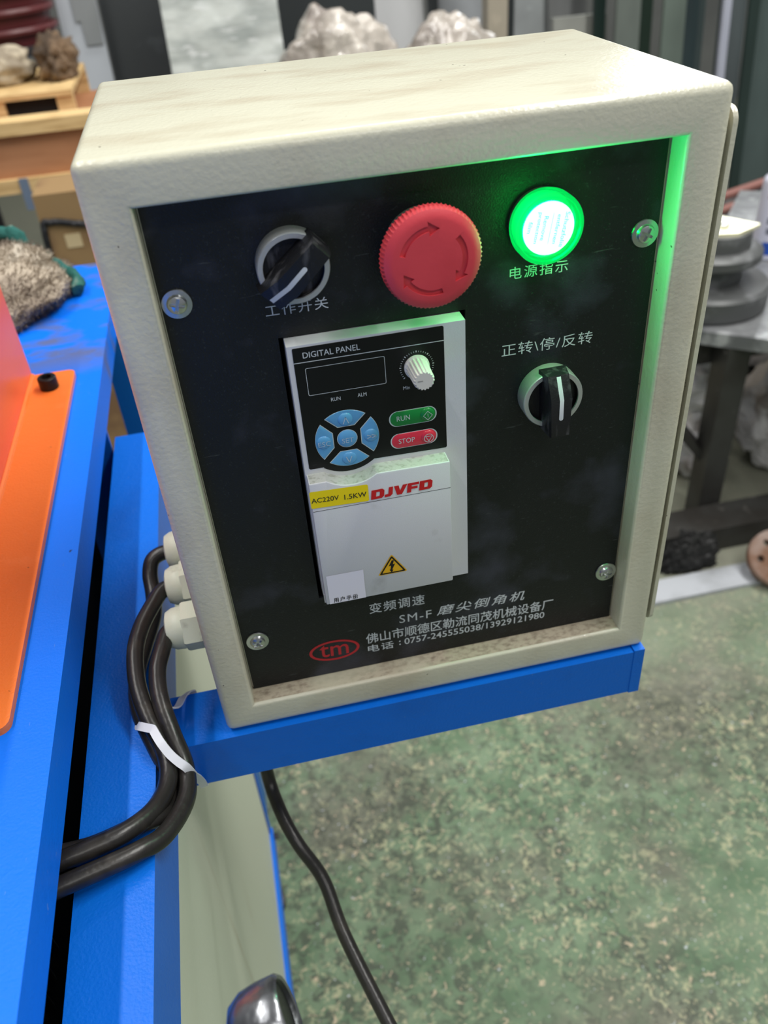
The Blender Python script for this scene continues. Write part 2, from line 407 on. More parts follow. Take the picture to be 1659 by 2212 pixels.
# side door plate with its gasket
bm = bmesh.new()
pts = rrect(0.004, D - 0.006, 0.0150, 0.2965, 0.006)
a = [bm.verts.new((0.2530, p[0], p[1])) for p in pts]; b_ = [bm.verts.new((0.2552, p[0], p[1])) for p in pts]
bm.faces.new(a[::-1]); bm.faces.new(b_)
for i in range(len(pts)): bm.faces.new((a[i], a[(i + 1) % len(pts)], b_[(i + 1) % len(pts)], b_[i]))
bevel_all(bm, 0.0007, 2, ang=50)
door = finish('door', bm, cream, cb)
box('door_gasket', W - 0.0002, 0.2530, 0.008, D - 0.012, 0.020, 0.292, gasket, door, 0)

# black face panel with the slot for the drive
SX0, SX1, SZ0, SZ1 = 0.0628, 0.1446, 0.0767, 0.2262
PX0, PX1, PZ0, PZ1 = 0.0187, 0.2307, 0.0184, 0.2886
bm = bmesh.new()
o4 = [(PX0, PZ0), (PX1 + 0.0004, PZ0), (PX1, PZ1), (PX0, PZ1)]; i4 = [(SX0, SZ0), (SX1, SZ0), (SX1, SZ1), (SX0, SZ1)]
rings = []
for y in (P, P + 0.0015):
    rings.append(([bm.verts.new((x, y, z)) for x, z in o4], [bm.verts.new((x, y, z)) for x, z in i4]))
(fo, fi), (bo, bi) = rings
for i in range(4):
    j = (i + 1) % 4
    bm.faces.new((fo[i], fo[j], fi[j], fi[i])); bm.faces.new((bo[j], bo[i], bi[i], bi[j]))
    bm.faces.new((fo[j], fo[i], bo[i], bo[j])).material_index = 1; bm.faces.new((fi[i], fi[j], bi[j], bi[i]))
face = finish('face_panel', bm, [panel_m, alu], cb)
bm = bmesh.new(); add_box(bm, PX0 - 0.00045, PX0, P + 0.0002, P + 0.0015, PZ0 + 0.002, PZ1)
finish('panel_edge', bm, alu, face)
YI = P - 0.00012
text('lettering', '工作开关', 0.0593, 0.0856, 0.2362, 0.2414, YI, white_ink, face, space=1.15)
text('lettering', '电源指示', 0.1644, 0.1906, 0.2366, 0.2420, YI, white_ink, face, space=1.2)
text('lettering', '正转\\停/反转', 0.1614, 0.2048, 0.2005, 0.2066, YI, white_ink, face, space=1.1)
text('lettering', '变频调速', 0.0887, 0.1197, 0.0579, 0.0654, YI, white_ink, face, rot=-0.02, space=1.15, bold=0.008)
text('lettering', 'SM-F', 0.1048, 0.1231, 0.0466, 0.0525, YI, white_ink, face, rot=-0.02, space=1.15)
text('lettering', '磨尖倒角机', 0.1262, 0.1775, 0.0462, 0.0535, YI, white_ink, face, rot=-0.02, shear=0.22, space=1.25, bold=0.007)
text('lettering', '佛山市顺德区勒流同茂机械设备厂', 0.0850, 0.1950, 0.0350, 0.0429, YI, white_ink, face, rot=-0.014, bold=0.008)
text('lettering', '电话', 0.0855, 0.1003, 0.0287, 0.0343, YI, white_ink, face, rot=-0.014, space=1.15, bold=0.008)
text('lettering', ':', 0.1036, 0.1045, 0.0297, 0.0333, YI, white_ink, face, bold=0.02)
text('lettering', '0757-245555038/13929121980', 0.1067, 0.1901, 0.0288, 0.0336, YI, white_ink, face, rot=-0.014, bold=0.006)
def ell(cx, cz, a, b, rot=0, n=48):
    return [(cx + a * math.cos(t) * math.cos(rot) - b * math.sin(t) * math.sin(rot), cz + a * math.cos(t) * math.sin(rot) + b * math.sin(t) * math.cos(rot)) for t in [2 * PI * k / n for k in range(n)]]
me1 = stand(shape_mesh([ell(0.0668, 0.0361, 0.0142, 0.0076, -0.03), ell(0.0668, 0.0361, 0.0126, 0.0062, -0.03)]), YI)
me2 = place_mesh(text_mesh('tm', bold=0.006), 0.0585, 0.0748, 0.0318, 0.0412, YI, -0.03)
join_mesh([(me1, red_ink), (me2, red_ink)], 'maker_emblem', face)

# screws
def screw(x, z, rot, i):
    bm = bmesh.new()
    add_lathe(bm, [(0.0060, 0), (0.0062, 0.0004), (0.0060, 0.0009), (0.0042, 0.0010), (0.0040, 0.0013), (0.0036, 0.0022), (0.0025, 0.0028), (0, 0.0030)], (x, P, z), (0, -1, 0), 32)
    o = finish('screw', bm, steel, cb)
    bc = bmesh.new()
    for k in range(2):
        M = Matrix.Translation((x, P - 0.0028, z)) @ Matrix.Rotation(rot + k * PI / 2, 4, 'Y')
        fs = add_box(bc, -0.0024, 0.0024, -0.002, 0.0014, -0.0005, 0.0005)
        for v in {v for f in fs for v in f.verts}: v.co = M @ v.co
        bmesh.ops.scale(bc, vec=(1, 1, 1), verts=bc.verts)
    cross = shape_mesh([[(-.0006, -.0029), (.0006, -.0029), (.0006, -.0006), (.0029, -.0006), (.0029, .0006), (.0006, .0006), (.0006, .0029), (-.0006, .0029), (-.0006, .0006), (-.0029, .0006), (-.0029, -.0006), (-.0006, -.0006)]], 0.001)
    bc.free()
    M = Matrix.Translation((x, P - 0.0027, z)) @ Matrix.Rotation(rot, 4, 'Y') @ Matrix.Rotation(PI / 2, 4, 'X')
    cross.transform(M); cut = link('cutter', cross)
    bmx = bmesh.new(); bmx.from_mesh(cross); bmesh.ops.remove_doubles(bmx, verts=bmx.verts, dist=1e-6); bmesh.ops.recalc_face_normals(bmx, faces=bmx.faces); bmx.to_mesh(cross); bmx.free()
    boolean(o, cut)
for i, (x, z, r) in enumerate(((0.0251, 0.2476, 0.3), (0.2246, 0.2485, 0.5), (0.2253, 0.0552, 0.1), (0.0266, 0.0549, 0.8))): screw(x, z, r, i)

# selector switches
def selector(cx, cz, ang, label):
    bm = bmesh.new()
    add_lathe(bm, [(0.0144, 0), (0.0145, 0.0004), (0.0145, 0.0084), (0.0141, 0.0090), (0.0122, 0.0090), (0.0120, 0.0084), (0.0120, 0.006), (0, 0.006)], (cx, P, cz), (0, -1, 0), 64, mis=[0, 0, 1, 1, 1, 2, 2])
    sw = finish('selector_switch', bm, [grey_metal, bezel_rim, blackp], cb); sw['label'] = label
    # handle in local frame: s along pointer, t across, h out of the panel
    prof = [(-0.0152, 0.0055), (-0.0152, 0.0170), (-0.0140, 0.0190), (0.0050, 0.0190), (0.0150, 0.0135), (0.0152, 0.0055)]
    bm = bmesh.new(); A, B = [], []
    for s, h in prof:
        k = 0.0064 if h < 0.008 else 0.0050
        ks = k * (0.86 if s < -0.01 else 1)
        A.append(bm.verts.new((s, -ks, h))); B.append(bm.verts.new((s, ks, h)))
    n = len(prof); bm.faces.new(A); bm.faces.new(B[::-1])
    for i in range(n): bm.faces.new((A[i], B[i], B[(i + 1) % n], A[(i + 1) % n]))
    bevel_all(bm, 0.0007, 2, ang=20)
    ca, sa = math.cos(ang), math.sin(ang)
    def tr(s, t, h): return Vector((cx + s * ca - t * sa, P - h, cz + s * sa + t * ca))
    for v in bm.verts: v.co = tr(*v.co)
    hd = finish('handle', bm, blackp, sw)
    bm = bmesh.new(); e = 0.00012; wd = 0.0010
    line = [(-0.0045, 0.0190 + e), (0.0050, 0.0190 + e), (0.0145, 0.0138 + e)]
    L_ = [bm.verts.new(tr(s, -wd, h)) for s, h in line]; R_ = [bm.verts.new(tr(s, wd, h)) for s, h in line]
    for i in range(2): bm.faces.new((L_[i], L_[i + 1], R_[i + 1], R_[i]))
    cap = [bm.verts.new(tr(-0.0045 + wd * math.cos(a), wd * math.sin(a), 0.0190 + e)) for a in [PI / 2 + PI * k / 8 for k in range(9)]]
    bm.faces.new(cap)
    finish('pointer_mark', bm, white_ink, sw)
selector(0.0727, 0.2580, math.radians(222), 'selector switch turned down to the corner, above the lettering')
selector(0.1840, 0.1791, math.radians(91), 'selector switch pointing straight up beside the grey drive')

# emergency stop
ex, ez = 0.1263, 0.2574
bm = bmesh.new()
add_lathe(bm, [(0.0158, 0), (0.0158, 0.002), (0.0152, 0.0026), (0.0147, 0.010), (0.0120, 0.012), (0.0105, 0.016), (0, 0.016)], (ex, P, ez), (0, -1, 0), 48)
es = finish('emergency_stop_button', bm, mat('grey_green_collar', (104, 112, 108), 0.5), cb)
bm = bmesh.new()
a, u, v = frame_of((0, -1, 0)); org = Vector((ex, P, ez)); n = 216
prof = [(0.0150, 0.0120), (0.0192, 0.0126), (0.0203, 0.0136), (0.0203, 0.0172), (0.0196, 0.0186), (0.0180, 0.0196), (0.0160, 0.0201), (0.008, 0.0203), (0, 0.0203)]
rings = []
for ri, (r, h) in enumerate(prof):
    if r == 0: rings.append([bm.verts.new(org + a * h)]); continue
    ring = []
    for k in range(n):
        rr = r + (0.00032 * (1 if k % 3 == 0 else -0.5) if ri in (2, 3) else 0)
        ring.append(bm.verts.new(org + a * h + (u * math.cos(2 * PI * k / n) + v * math.sin(2 * PI * k / n)) * rr))
    rings.append(ring)
for i in range(len(rings) - 1):
    A, B = rings[i], rings[i + 1]
    for k in range(n):
        k2 = (k + 1) % n
        if len(B) == 1: bm.faces.new((A[k], B[0], A[k2]))
        else: bm.faces.new((A[k], B[k], B[k2], A[k2]))
bm.faces.new(rings[0])
cap = finish('mushroom_cap', bm, red_p, es)
for a0 in (165, 40, 285):        # three recessed clockwise arrows
    r1, r2 = 0.0117, 0.0140; a1 = a0 - 68; rm = (r1 + r2) / 2
    outer = arc(0, 0, r2, a0, a1, 14); inner = arc(0, 0, r1, a1, a0, 14)
    tip = (rm * math.cos(math.radians(a1 - 20)), rm * math.sin(math.radians(a1 - 20)))
    hd1 = ((r2 + 0.0017) * math.cos(math.radians(a1)), (r2 + 0.0017) * math.sin(math.radians(a1)))
    hd2 = ((r1 - 0.0017) * math.cos(math.radians(a1)), (r1 - 0.0017) * math.sin(math.radians(a1)))
    me = shape_mesh([outer + [hd1, tip, hd2] + inner], 0.001)
    b2 = bmesh.new(); b2.from_mesh(me); bmesh.ops.remove_doubles(b2, verts=b2.verts, dist=1e-7); bmesh.ops.recalc_face_normals(b2, faces=b2.faces)
    for vv in b2.verts: vv.co = Vector((ex + vv.co.x, P - 0.0203 - vv.co.z + 0.0003, ez + vv.co.y))
    bmesh.ops.recalc_face_normals(b2, faces=b2.faces); b2.to_mesh(me); b2.free()
    boolean(cap, link('cutter', me))

# green pilot lamp
lx, lz = 0.1768, 0.2603
bm = bmesh.new(); add_lathe(bm, [(0.0136, 0), (0.0138, 0.0004), (0.0138, 0.0022), (0.0132, 0.0030), (0.0125, 0.0030), (0.0125, 0.002), (0, 0.002)], (lx, P, lz), (0, -1, 0), 48)
lamp = finish('pilot_lamp', bm, collar, cb)
def lens_mat():
    m = bpy.data.materials.new('lit_green_lens'); m.use_nodes = True; nt = m.node_tree; N = nt.nodes; L = nt.links
    out = N['Material Output']; b = N['Principled BSDF']
    b.inputs['Base Color'].default_value = lin((2, 40, 18)); b.inputs['Roughness'].default_value = 0.08
    b.inputs['Emission Color'].default_value = lin((0, 236, 112)); b.inputs['Emission Strength'].default_value = 0.95
    t = N.new('ShaderNodeBsdfTransparent'); t.inputs[0].default_value = (0.06, 1.0, 0.30, 1)
    mx = N.new('ShaderNodeMixShader'); mx.inputs[0].default_value = 0.55
    L.new(t.outputs[0], mx.inputs[1]); L.new(b.outputs[0], mx.inputs[2]); L.new(mx.outputs[0], out.inputs['Surface']); return m
lens = lens_mat()
bm = bmesh.new(); add_lathe(bm, [(0.0124, 0.0024), (0.0144, 0.0036), (0.0149, 0.0056), (0.0149, 0.0108), (0.0144, 0.0117), (0.0134, 0.0117), (0.0130, 0.0104), (0.0124, 0.0104), (0.0121, 0.0110), (0.0114, 0.0110), (0.0108, 0.0104)], (lx, P, lz), (0, -1, 0), 64, cap=False)
finish('lens', bm, lens, lamp, 50)
disc_m = mat('glowing_white_disc', (230, 255, 245), 0.4, emis=(214, 255, 240), estr=1.15)
bm = bmesh.new(); add_lathe(bm, [(0.0108, 0.0103), (0.0108, 0.0106), (0, 0.0108)], (lx, P, lz), (0, -1, 0), 64)
finish('light_disc', bm, disc_m, lamp)
YD = P - 0.01092
grn_ink = mat('green_grey_print', (70, 120, 108), 0.6)
def lamp_text(body, off, length, h):
    me = text_mesh(body); ang = math.radians(-100); dx, dz = math.cos(ang), math.sin(ang); px, pz = -dz, dx
    cx, cz = lx + px * off, lz + pz * off
    return place_mesh(me, cx - length / 2, cx + length / 2, cz - h / 2, cz + h / 2, YD, ang)
parts = [(lamp_text('Schutzfolie', 0.0068, 0.0142, 0.0019), grn_ink), (lamp_text('entfernen', 0.0035, 0.0118, 0.0018), grn_ink),
         (lamp_text('Remove', -0.0020, 0.0098, 0.0019), grn_ink), (lamp_text('protection', -0.0050, 0.0124, 0.0021), grn_ink), (lamp_text('film', -0.0082, 0.0046, 0.0018), grn_ink)]
ang = math.radians(-100); c0 = (lx + 0.0008 * math.sin(math.radians(100)), lz)
ln = [(lx - 0.0062 * math.cos(ang) + 0.0008, lz - 0.0062 * math.sin(ang)), (lx + 0.0062 * math.cos(ang) + 0.0008, lz + 0.0062 * math.sin(ang))]
parts.append((stand(shape_mesh([[(ln[0][0] - .00008, ln[0][1]), (ln[0][0] + .00008, ln[0][1]), (ln[1][0] + .00008, ln[1][1]), (ln[1][0] - .00008, ln[1][1])]]), YD), grn_ink))
join_mesh(parts, 'lettering', lamp)
pd = bpy.data.lights.new('lamp_glow', 'POINT'); pd.energy = 0.36; pd.color = (0.0, 1.0, 0.30); pd.shadow_soft_size = 0.007
po = bpy.data.objects.new('lamp_glow', pd); C.objects.link(po); po.location = (lx, P - 0.0092, lz)

# frequency drive in the slot
FY, CY = 0.0030, -0.0055
bm = bmesh.new()
add_box(bm, 0.0650, 0.1420, FY, 0.09, 0.0820, SZ1 - 0.0006)
bevel_all(bm, 0.0016, 3)
vf = finish('frequency_drive', bm, vfd_m, cb); vf['label'] = 'light grey inverter drive with black keypad'
bot = arc(0.0855, 0.1792, 0.0195, 234, 306, 16)
bot = [(x, z) for x, z in bot]
ov = [(0.0675, 0.2246), (0.0672, 0.2240), (0.0672, 0.1645), (0.0678, 0.1639), (0.0740, 0.1639)] + bot + [(0.0976, 0.1639), (0.1318, 0.1632), (0.1324, 0.1638), (0.1324, 0.2240), (0.1318, 0.2246)]
YO = FY - 0.00015
ovo = shape('keypad_film', [ov[::-1]], YO, overlay_m, vf)
Y2 = FY - 0.00030
bm = bmesh.new()
def hline(x0, x1, z, wd): return [(x0, z - wd), (x1, z - wd), (x1, z + wd), (x0, z + wd)]
shape('header_line', [hline(0.0672, 0.1324, 0.2178, 0.00016)], Y2, white_ink, vf)
text('lettering', 'DIGITAL PANEL', 0.0714, 0.0958, 0.2196, 0.2223, Y2, white_ink, vf)
text('lettering', 'RUN', 0.0810, 0.0852, 0.1973, 0.1991, Y2, white_ink, vf)
text('lettering', 'ALM', 0.0928, 0.0968, 0.1973, 0.1991, Y2, white_ink, vf)
text('lettering', 'Min', 0.1133, 0.1163, 0.1971, 0.1988, Y2, white_ink, vf)
text('lettering', 'Max', 0.1226, 0.1267, 0.1970, 0.1986, Y2, white_ink, vf)
shape('display_window', [rrect(0.0716, 0.1060, 0.2017, 0.2149, 0.0007), rrect(0.0718, 0.1058, 0.2019, 0.2147, 0.0006)], Y2, white_ink, vf)
kx, kz = 0.1199, 0.2073
ticks = []
for k in range(31):
    a_ = math.radians(218 - k * 256 / 30); big = k % 5 == 0
    r0, r1, hw = 0.0070, 0.0076 if not big else 0.0078, 0.00010 if not big else 0.0002
    t = (-math.sin(a_), math.cos(a_)); d_ = (math.cos(a_), math.sin(a_))
    ticks.append([(kx + d_[0] * r0 + t[0] * s * hw, kz + d_[1] * r0 + t[1] * s * hw) for s in (-1, 1)] + [(kx + d_[0] * r1 + t[0] * s * hw, kz + d_[1] * r1 + t[1] * s * hw) for s in (1, -1)])
shape('dial_ticks', ticks, Y2, white_ink, vf)
bm = bmesh.new(); n = 72; a, u, v = frame_of((0, -1, 0)); org = Vector((kx, FY, kz)); rings = []
for r, h in ((0.0057, 0.0002), (0.0056, 0.0012), (0.0048, 0.0016), (0.0044, 0.0132), (0.0040, 0.0140), (0, 0.0140)):
    if r == 0: rings.append([bm.verts.new(org + a * h)]); continue
    fl = 0.0 if h < 0.0014 else 0.00022
    rings.append([bm.verts.new(org + a * h + (u * math.cos(2 * PI * k / n) + v * math.sin(2 * PI * k / n)) * (r + (fl if (k // 2) % 2 else -fl))) for k in range(n)])
for i in range(len(rings) - 1):
    A, B = rings[i], rings[i + 1]
    for k in range(n):
        k2 = (k + 1) % n
        bm.faces.new((A[k], B[0], A[k2]) if len(B) == 1 else (A[k], B[k], B[k2], A[k2]))
bm.faces.new(rings[0])
me = bm_mesh(bm)
mk = stand(shape_mesh([hline(kx - 0.0030, kx - 0.0006, kz + 0.0002, 0.00022)]), FY - 0.0141)
join_mesh([(me, knob_m), (mk, mat('grey_mark', (150, 150, 146), 0.6))], 'speed_knob', vf)
# keys
def key(name, loop, m, extra=(), dome=None):
    cx = sum(p[0] for p in loop) / len(loop); cz = sum(p[1] for p in loop) / len(loop)
    bm = bmesh.new()
    # raised pad
    top = []
    ins = [(cx + (p[0] - cx) * 0.93, cz + (p[1] - cz) * 0.93) for p in loop]
    ra = [bm.verts.new((p[0], YO - 0.00005, p[1])) for p in loop]; rb = [bm.verts.new((p[0], YO - 0.00030, p[1])) for p in ins]
    for i in range(len(loop)): bm.faces.new((ra[i], ra[(i + 1) % len(loop)], rb[(i + 1) % len(loop)], rb[i]))
    bm.faces.new(rb)
    if dome:
        dx, dz, dr = dome; add_lathe(bm, [(dr, -0.0002), (dr * 0.96, 0.0002), (dr * 0.8, 0.0006), (dr * 0.5, 0.00085), (0, 0.00095)], (dx, YO - 0.0003, dz), (0, -1, 0), 32)
    ps = [(bm_mesh(bm), m)]
    big = [(cx + (p[0] - cx) * 1.04, cz + (p[1] - cz) * 1.04) for p in loop]
    ps.append((stand(shape_mesh([big, [(cx + (p[0] - cx) * 0.985, cz + (p[1] - cz) * 0.985) for p in loop]]), YO - 0.00012), key_line))
    for me, mm in extra: ps.append((me, mm))
    return join_mesh(ps, name, vf)
YK = YO - 0.0014
gx, gz = 0.0862, 0.1773
def fan(a0, a1):
    r1, r2 = 0.0075, 0.0146
    return arc(gx, gz, r2, a0, a1, 14) + [(gx + r1 * math.cos(math.radians(a1 - 8)), gz + r1 * math.sin(math.radians(a1 - 8))), (gx + r1 * math.cos(math.radians(a0 + 8)), gz + r1 * math.sin(math.radians(a0 + 8)))]
ink = mat('pale_key_print', (170, 196, 214), 0.6)
def chev(cx, cz, dx, dz, s=0.0016, wd=0.00022):
    # two strokes meeting at a tip pointing along (dx,dz)
    p = (-dz, dx); tip = (cx + dx * s, cz + dz * s); loops = []
    for sg in (1, -1):
        e = (cx - dx * s + p[0] * sg * s * 0.8, cz - dz * s + p[1] * sg * s * 0.8)
        d_ = Vector((tip[0] - e[0], tip[1] - e[1])).normalized(); q = (-d_.y * wd, d_.x * wd)
        loops.append([(e[0] + q[0], e[1] + q[1]), (e[0] - q[0], e[1] - q[1]), (tip[0] - q[0], tip[1] - q[1]), (tip[0] + q[0], tip[1] + q[1])])
    return [stand(shape_mesh([l]), YK) for l in loops]
key('up_key', fan(52, 128), ltblue, [(m_, ink) for m_ in chev(gx, 0.1873, 0, 1)], (gx, 0.1873, 0.0034))
key('down_key', fan(232, 308), ltblue, [(m_, ink) for m_ in chev(gx - .0003, 0.1667, 0, -1)], (gx, 0.1667, 0.0034))
key('shift_key', fan(-38, 38), ltblue, [(m_, ink) for m_ in chev(0.0962, 0.1770, 1, 0, 0.0011) + chev(0.0983, 0.1770, 1, 0, 0.0011)], (0.0970, 0.1770, 0.0034))
key('escape_key', fan(142, 218), ltblue, [(place_mesh(text_mesh('ESC'), 0.0727, 0.0784, 0.1757, 0.1782, YK), ink)], (0.0754, 0.1772, 0.0034))
key('set_key', arc(gx, gz, 0.0045, 0, 350, 35), ltblue, [(place_mesh(text_mesh('SET'), 0.0835, 0.0889, 0.1757, 0.1782, YK), ink)], (gx, gz, 0.0042))
run_i = [(place_mesh(text_mesh('RUN'), 0.1094, 0.1155, 0.1817, 0.1843, YK + 0.001), key_line),
         (stand(shape_mesh([[(0.1214, .1828), (.1236, .1804), (.1259, .1828), (.1236, .1852)], [(0.1217, .1828), (.1236, .1808), (.1256, .1828), (.1236, .1848)]]), YK), key_line),
         (stand(shape_mesh([hline(.12352, .12372, .1828, .0010)]), YK), key_line)]
key('run_key', rrect(0.1063, 0.1276, 0.1790, 0.1867, 0.0037, 8), key_green, run_i, (0.1236, 0.1829, 0.0034))
stop_i = [(place_mesh(text_mesh('STOP'), 0.1096, 0.1172, 0.1696, 0.1722, YK + 0.001), key_line),
          (stand(shape_mesh([ell(.1236, .1708, .0023, .0023, 0, 32), ell(.1236, .1708, .0020, .0020, 0, 32)]), YK), key_line),
          (stand(shape_mesh([[(.1219, .1719), (.1253, .1719), (.1236, .1690)], [(.1223, .1716), (.1249, .1716), (.1236, .1696)]]), YK - 0.00004), key_line)]
key('stop_key', rrect(0.1063, 0.1276, 0.1672, 0.1749, 0.0037, 8), key_red, stop_i, (0.1236, 0.1710, 0.0034))
# raised terminal cover with the dipped top ledge
dip = arc(0.0855, 0.1768, 0.0195, 234, 306, 16)
cov = [(0.0654, 0.0868), (0.1316, 0.0868), (0.1316, 0.1606), (0.0978, 0.1611)] + [(x, z) for x, z in dip[::-1]] + [(0.0738, 0.1613), (0.0654, 0.1613)]
bm = bmesh.new(); fs = prism(bm, cov, FY + 0.004, CY)
for f in fs:
    if f.calc_center_median().z > 0.155 and abs(f.normal.y) < 0.5: f.material_index = 1
bm.normal_update()
for f in bm.faces:
    zc = f.calc_center_median().z
    if zc > 0.155 and abs(f.normal.y) < 0.5 and abs(f.normal.z) > 0.4: f.material_index = 1
bevel_all(bm, 0.0009, 2, ang=50)
cv = finish('terminal_cover', bm, [vfd_m, vfd_dust], vf)
box('cover_foot', 0.0650, 0.1330, FY - 0.0008, FY + 0.003, 0.0815, 0.0868, vfd_m, vf, 0.0006)
shape('seam_line', [hline(0.0656, 0.1315, 0.1459, 0.00012)], CY - 0.0001, mat('dark_seam', (60, 62, 62), 0.8), vf)  # flat dark line drawn along the cover joint
YC = CY - 0.00025
yl = shape('rating_sticker', [rrect(0.0650, 0.0922, 0.1474, 0.1568, 0.0008)], CY - 0.0002, yellow, vf)
for v_ in yl.data.vertices: v_.co.z += -0.045 * (v_.co.x - 0.0786)
text('lettering', 'AC220V', 0.0655, 0.0783, 0.1508, 0.1535, YC - 0.0001, dark_ink, vf, rot=-0.035, bold=0.006)
text('lettering', '1.5KW', 0.0808, 0.0912, 0.1498, 0.1526, YC - 0.0001, dark_ink, vf, rot=-0.035, bold=0.006)
# heavy slanted red maker's word
def logo():
    sh = 0.13; loops = []
    def sk(pts): return [(x + sh * y, y) for x, y in pts]
    def D(x):
        o = [(0, 0), (.82, 0), (1, .18), (1, .82), (.82, 1), (0, 1)]; i_ = [(.38, .26), (.62, .26), (.66, .32), (.66, .68), (.62, .74), (.38, .74)]
        return [sk([(x + a * 1.1, b) for a, b in o]), sk([(x + a * 1.1, b) for a, b in i_])]
    out = D(0)
    out.append(sk([(1.16, 0), (1.62, 0), (1.82, .2), (1.82, 1), (1.46, 1), (1.46, .28), (1.16, .28)]))
    out.append(sk([(1.90, 1), (2.29, 1), (2.45, .40), (2.66, 1), (3.04, 1), (2.64, 0), (2.22, 0)]))
    out.append(sk([(3.06, 0), (3.42, 0), (3.42, .34), (3.94, .34), (3.94, .6), (3.42, .6), (3.42, .74), (4.04, .74), (4.04, 1), (3.06, 1)]))
    return out + D(4.10)
flat('maker_wordmark', place_mesh(shape_mesh(logo()), 0.0930, 0.1229, 0.1474, 0.1526, CY - 0.0003, 0.018), mat('red_wordmark', (204, 26, 32), 0.5), vf)
tr3 = lambda k, cx=0.1005, cz=0.1037: [(cx + (x - cx) * k, cz + (z - cz) * k) for x, z in ((0.1005, 0.1121), (0.0929, 0.0996), (0.1081, 0.0996))]
def rounded(pts, r, n=4):
    out = []; m_ = len(pts)
    for i in range(m_):
        p, a, b = Vector(pts[i]), Vector(pts[i - 1]), Vector(pts[(i + 1) % m_]); d1, d2 = (a - p).normalized() * r, (b - p).normalized() * r
        for k in range(n + 1):
            t = k / n; out.append(tuple((p + d1) * (1 - t) ** 2 + p * 2 * t * (1 - t) + (p + d2) * t * t))
    return out
t1 = stand(shape_mesh([rounded(tr3(1.0), 0.0012)]), CY - 0.0002)
t2 = stand(shape_mesh([rounded(tr3(0.90), 0.001), rounded(tr3(0.72), 0.0006)]), CY - 0.0003)
bolt = [(0.1004, 0.1083), (0.0987, 0.1047), (0.0999, 0.1050), (0.0994, 0.1024), (0.0989, 0.1026), (0.1000, 0.1004), (0.1009, 0.1022), (0.1003, 0.1022), (0.1020, 0.1059), (0.1008, 0.1056), (0.1015, 0.1081)]
t3 = stand(shape_mesh([bolt]), CY - 0.0003)
join_mesh([(t1, warn), (t2, black_ink), (t3, black_ink)], 'warning_sticker', vf)
s1 = stand(shape_mesh([[(0.0671, 0.0871), (0.0857, 0.0871), (0.0858, 0.1057), (0.0671, 0.1058)]]), CY - 0.0002)
s2 = place_mesh(text_mesh('用户手册', bold=0.015, space=1.25), 0.0692, 0.0817, 0.0876, 0.0908, CY - 0.0003)
join_mesh([(s1, paper), (s2, black_ink)], 'manual_sticker', vf)

# cable glands on the side wall
for i, (gy, gz_) in enumerate(((0.0400, 0.0490), (0.0775, 0.0490), (0.1090, 0.0510))):
    bm = bmesh.new(); add_lathe(bm, [(0.0120, 0), (0.0120, 0.0018), (0.0108, 0.0022), (0.0108, 0.012), (0.0118, 0.0125), (0.0122, 0.0150), (0.0118, 0.0195), (0.0100, 0.0230), (0.0070, 0.0240), (0.0052, 0.0236), (0.0050, 0.020)], (0.0006, gy, gz_), (-1, 0, 0), 40)
    g = finish('cable_gland', bm, gland_m, cb)
    bm = bmesh.new(); add_lathe(bm, [(0.0138, 0.0030), (0.0142, 0.0038), (0.0142, 0.0124), (0.0136, 0.0136), (0.0122, 0.0138)], (0.0, gy, gz_), (-1, 0, 0.0), 6)
    bevel_all(bm, 0.0006, 2, ang=30); finish('hex_nut', bm, gland_m, g)

# ------------------------------------------------------------------ grinding machine
mc = thing('grinding_machine', 'blue enamelled grinding machine with orange guard, carrying the control box on its arm', 'machine', (-0.3, 0.1, FLOOR))
ZT = 0.080
box('table_plate', -0.62, -0.067, -0.62, 0.575, 0.055, ZT, [blue_rust], mc, 0.0016, 3)
bm = bmesh.new(); add_box(bm, -0.0705, -0.0345, -0.60, 0.31, -0.0285, 0.0240); bevel_all(bm, 0.0022, 3); finish('side_beam', bm, blue, mc)
bm = bmesh.new(); add_box(bm, -0.0335, 0.2428, -0.0030, 0.0355, -0.0365, -0.0010); bevel_all(bm, 0.0016, 3)
arm = finish('bracket_arm', bm, blue, mc)
box('end_cap', 0.2426, 0.2492, -0.0034, 0.0359, -0.0370, 0.0002, blue, arm, 0.0012)
box('side_panel', -0.0372, -0.0345, -0.60, 0.322, -0.592, -0.0285, side_m, mc, 0.0008)
bm = bmesh.new(); add_box(bm, -0.06, -0.0300, -0.60, 0.330, -0.622, -0.592); add_box(bm, -0.06, -0.0325, 0.322, 0.334, -0.592, -0.03)
finish('base_rail', bm, blue, mc)
lathe('rail_plug', [(0.004, 0), (0.004, 0.006), (0.003, 0.007), (0, 0.007)], (-0.031, 0.324, -0.603), (1, 0, 0), blackp, mc, 16)
for (x, y) in ((-0.055, 0.30), (-0.055, -0.56), (-0.58, 0.30), (-0.58, -0.56)):
    lathe('levelling_foot', [(0.022, 0), (0.022, 0.012), (0.008, 0.016), (0.008, 0.10)], (x, y, FLOOR), (0, 0, 1), blackp, mc, 20)
box('back_panel', -0.60, -0.074, 0.300, 0.304, -0.62, 0.050, blue, mc, 0.0005)
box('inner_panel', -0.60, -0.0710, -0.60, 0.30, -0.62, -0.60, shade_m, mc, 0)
box('inner_wall', -0.112, -0.108, -0.60, 0.29, -0.60, 0.050, mat('painted_gap_shade', (22, 30, 36), 0.8), mc, 0)  # shade under the table put into this wall's dark colour
bm = bmesh.new()
add_box(bm, -0.083, -0.045, 0.44, 0.48, FLOOR, 0.0548)
finish('rear_leg', bm, teal_blue, mc)
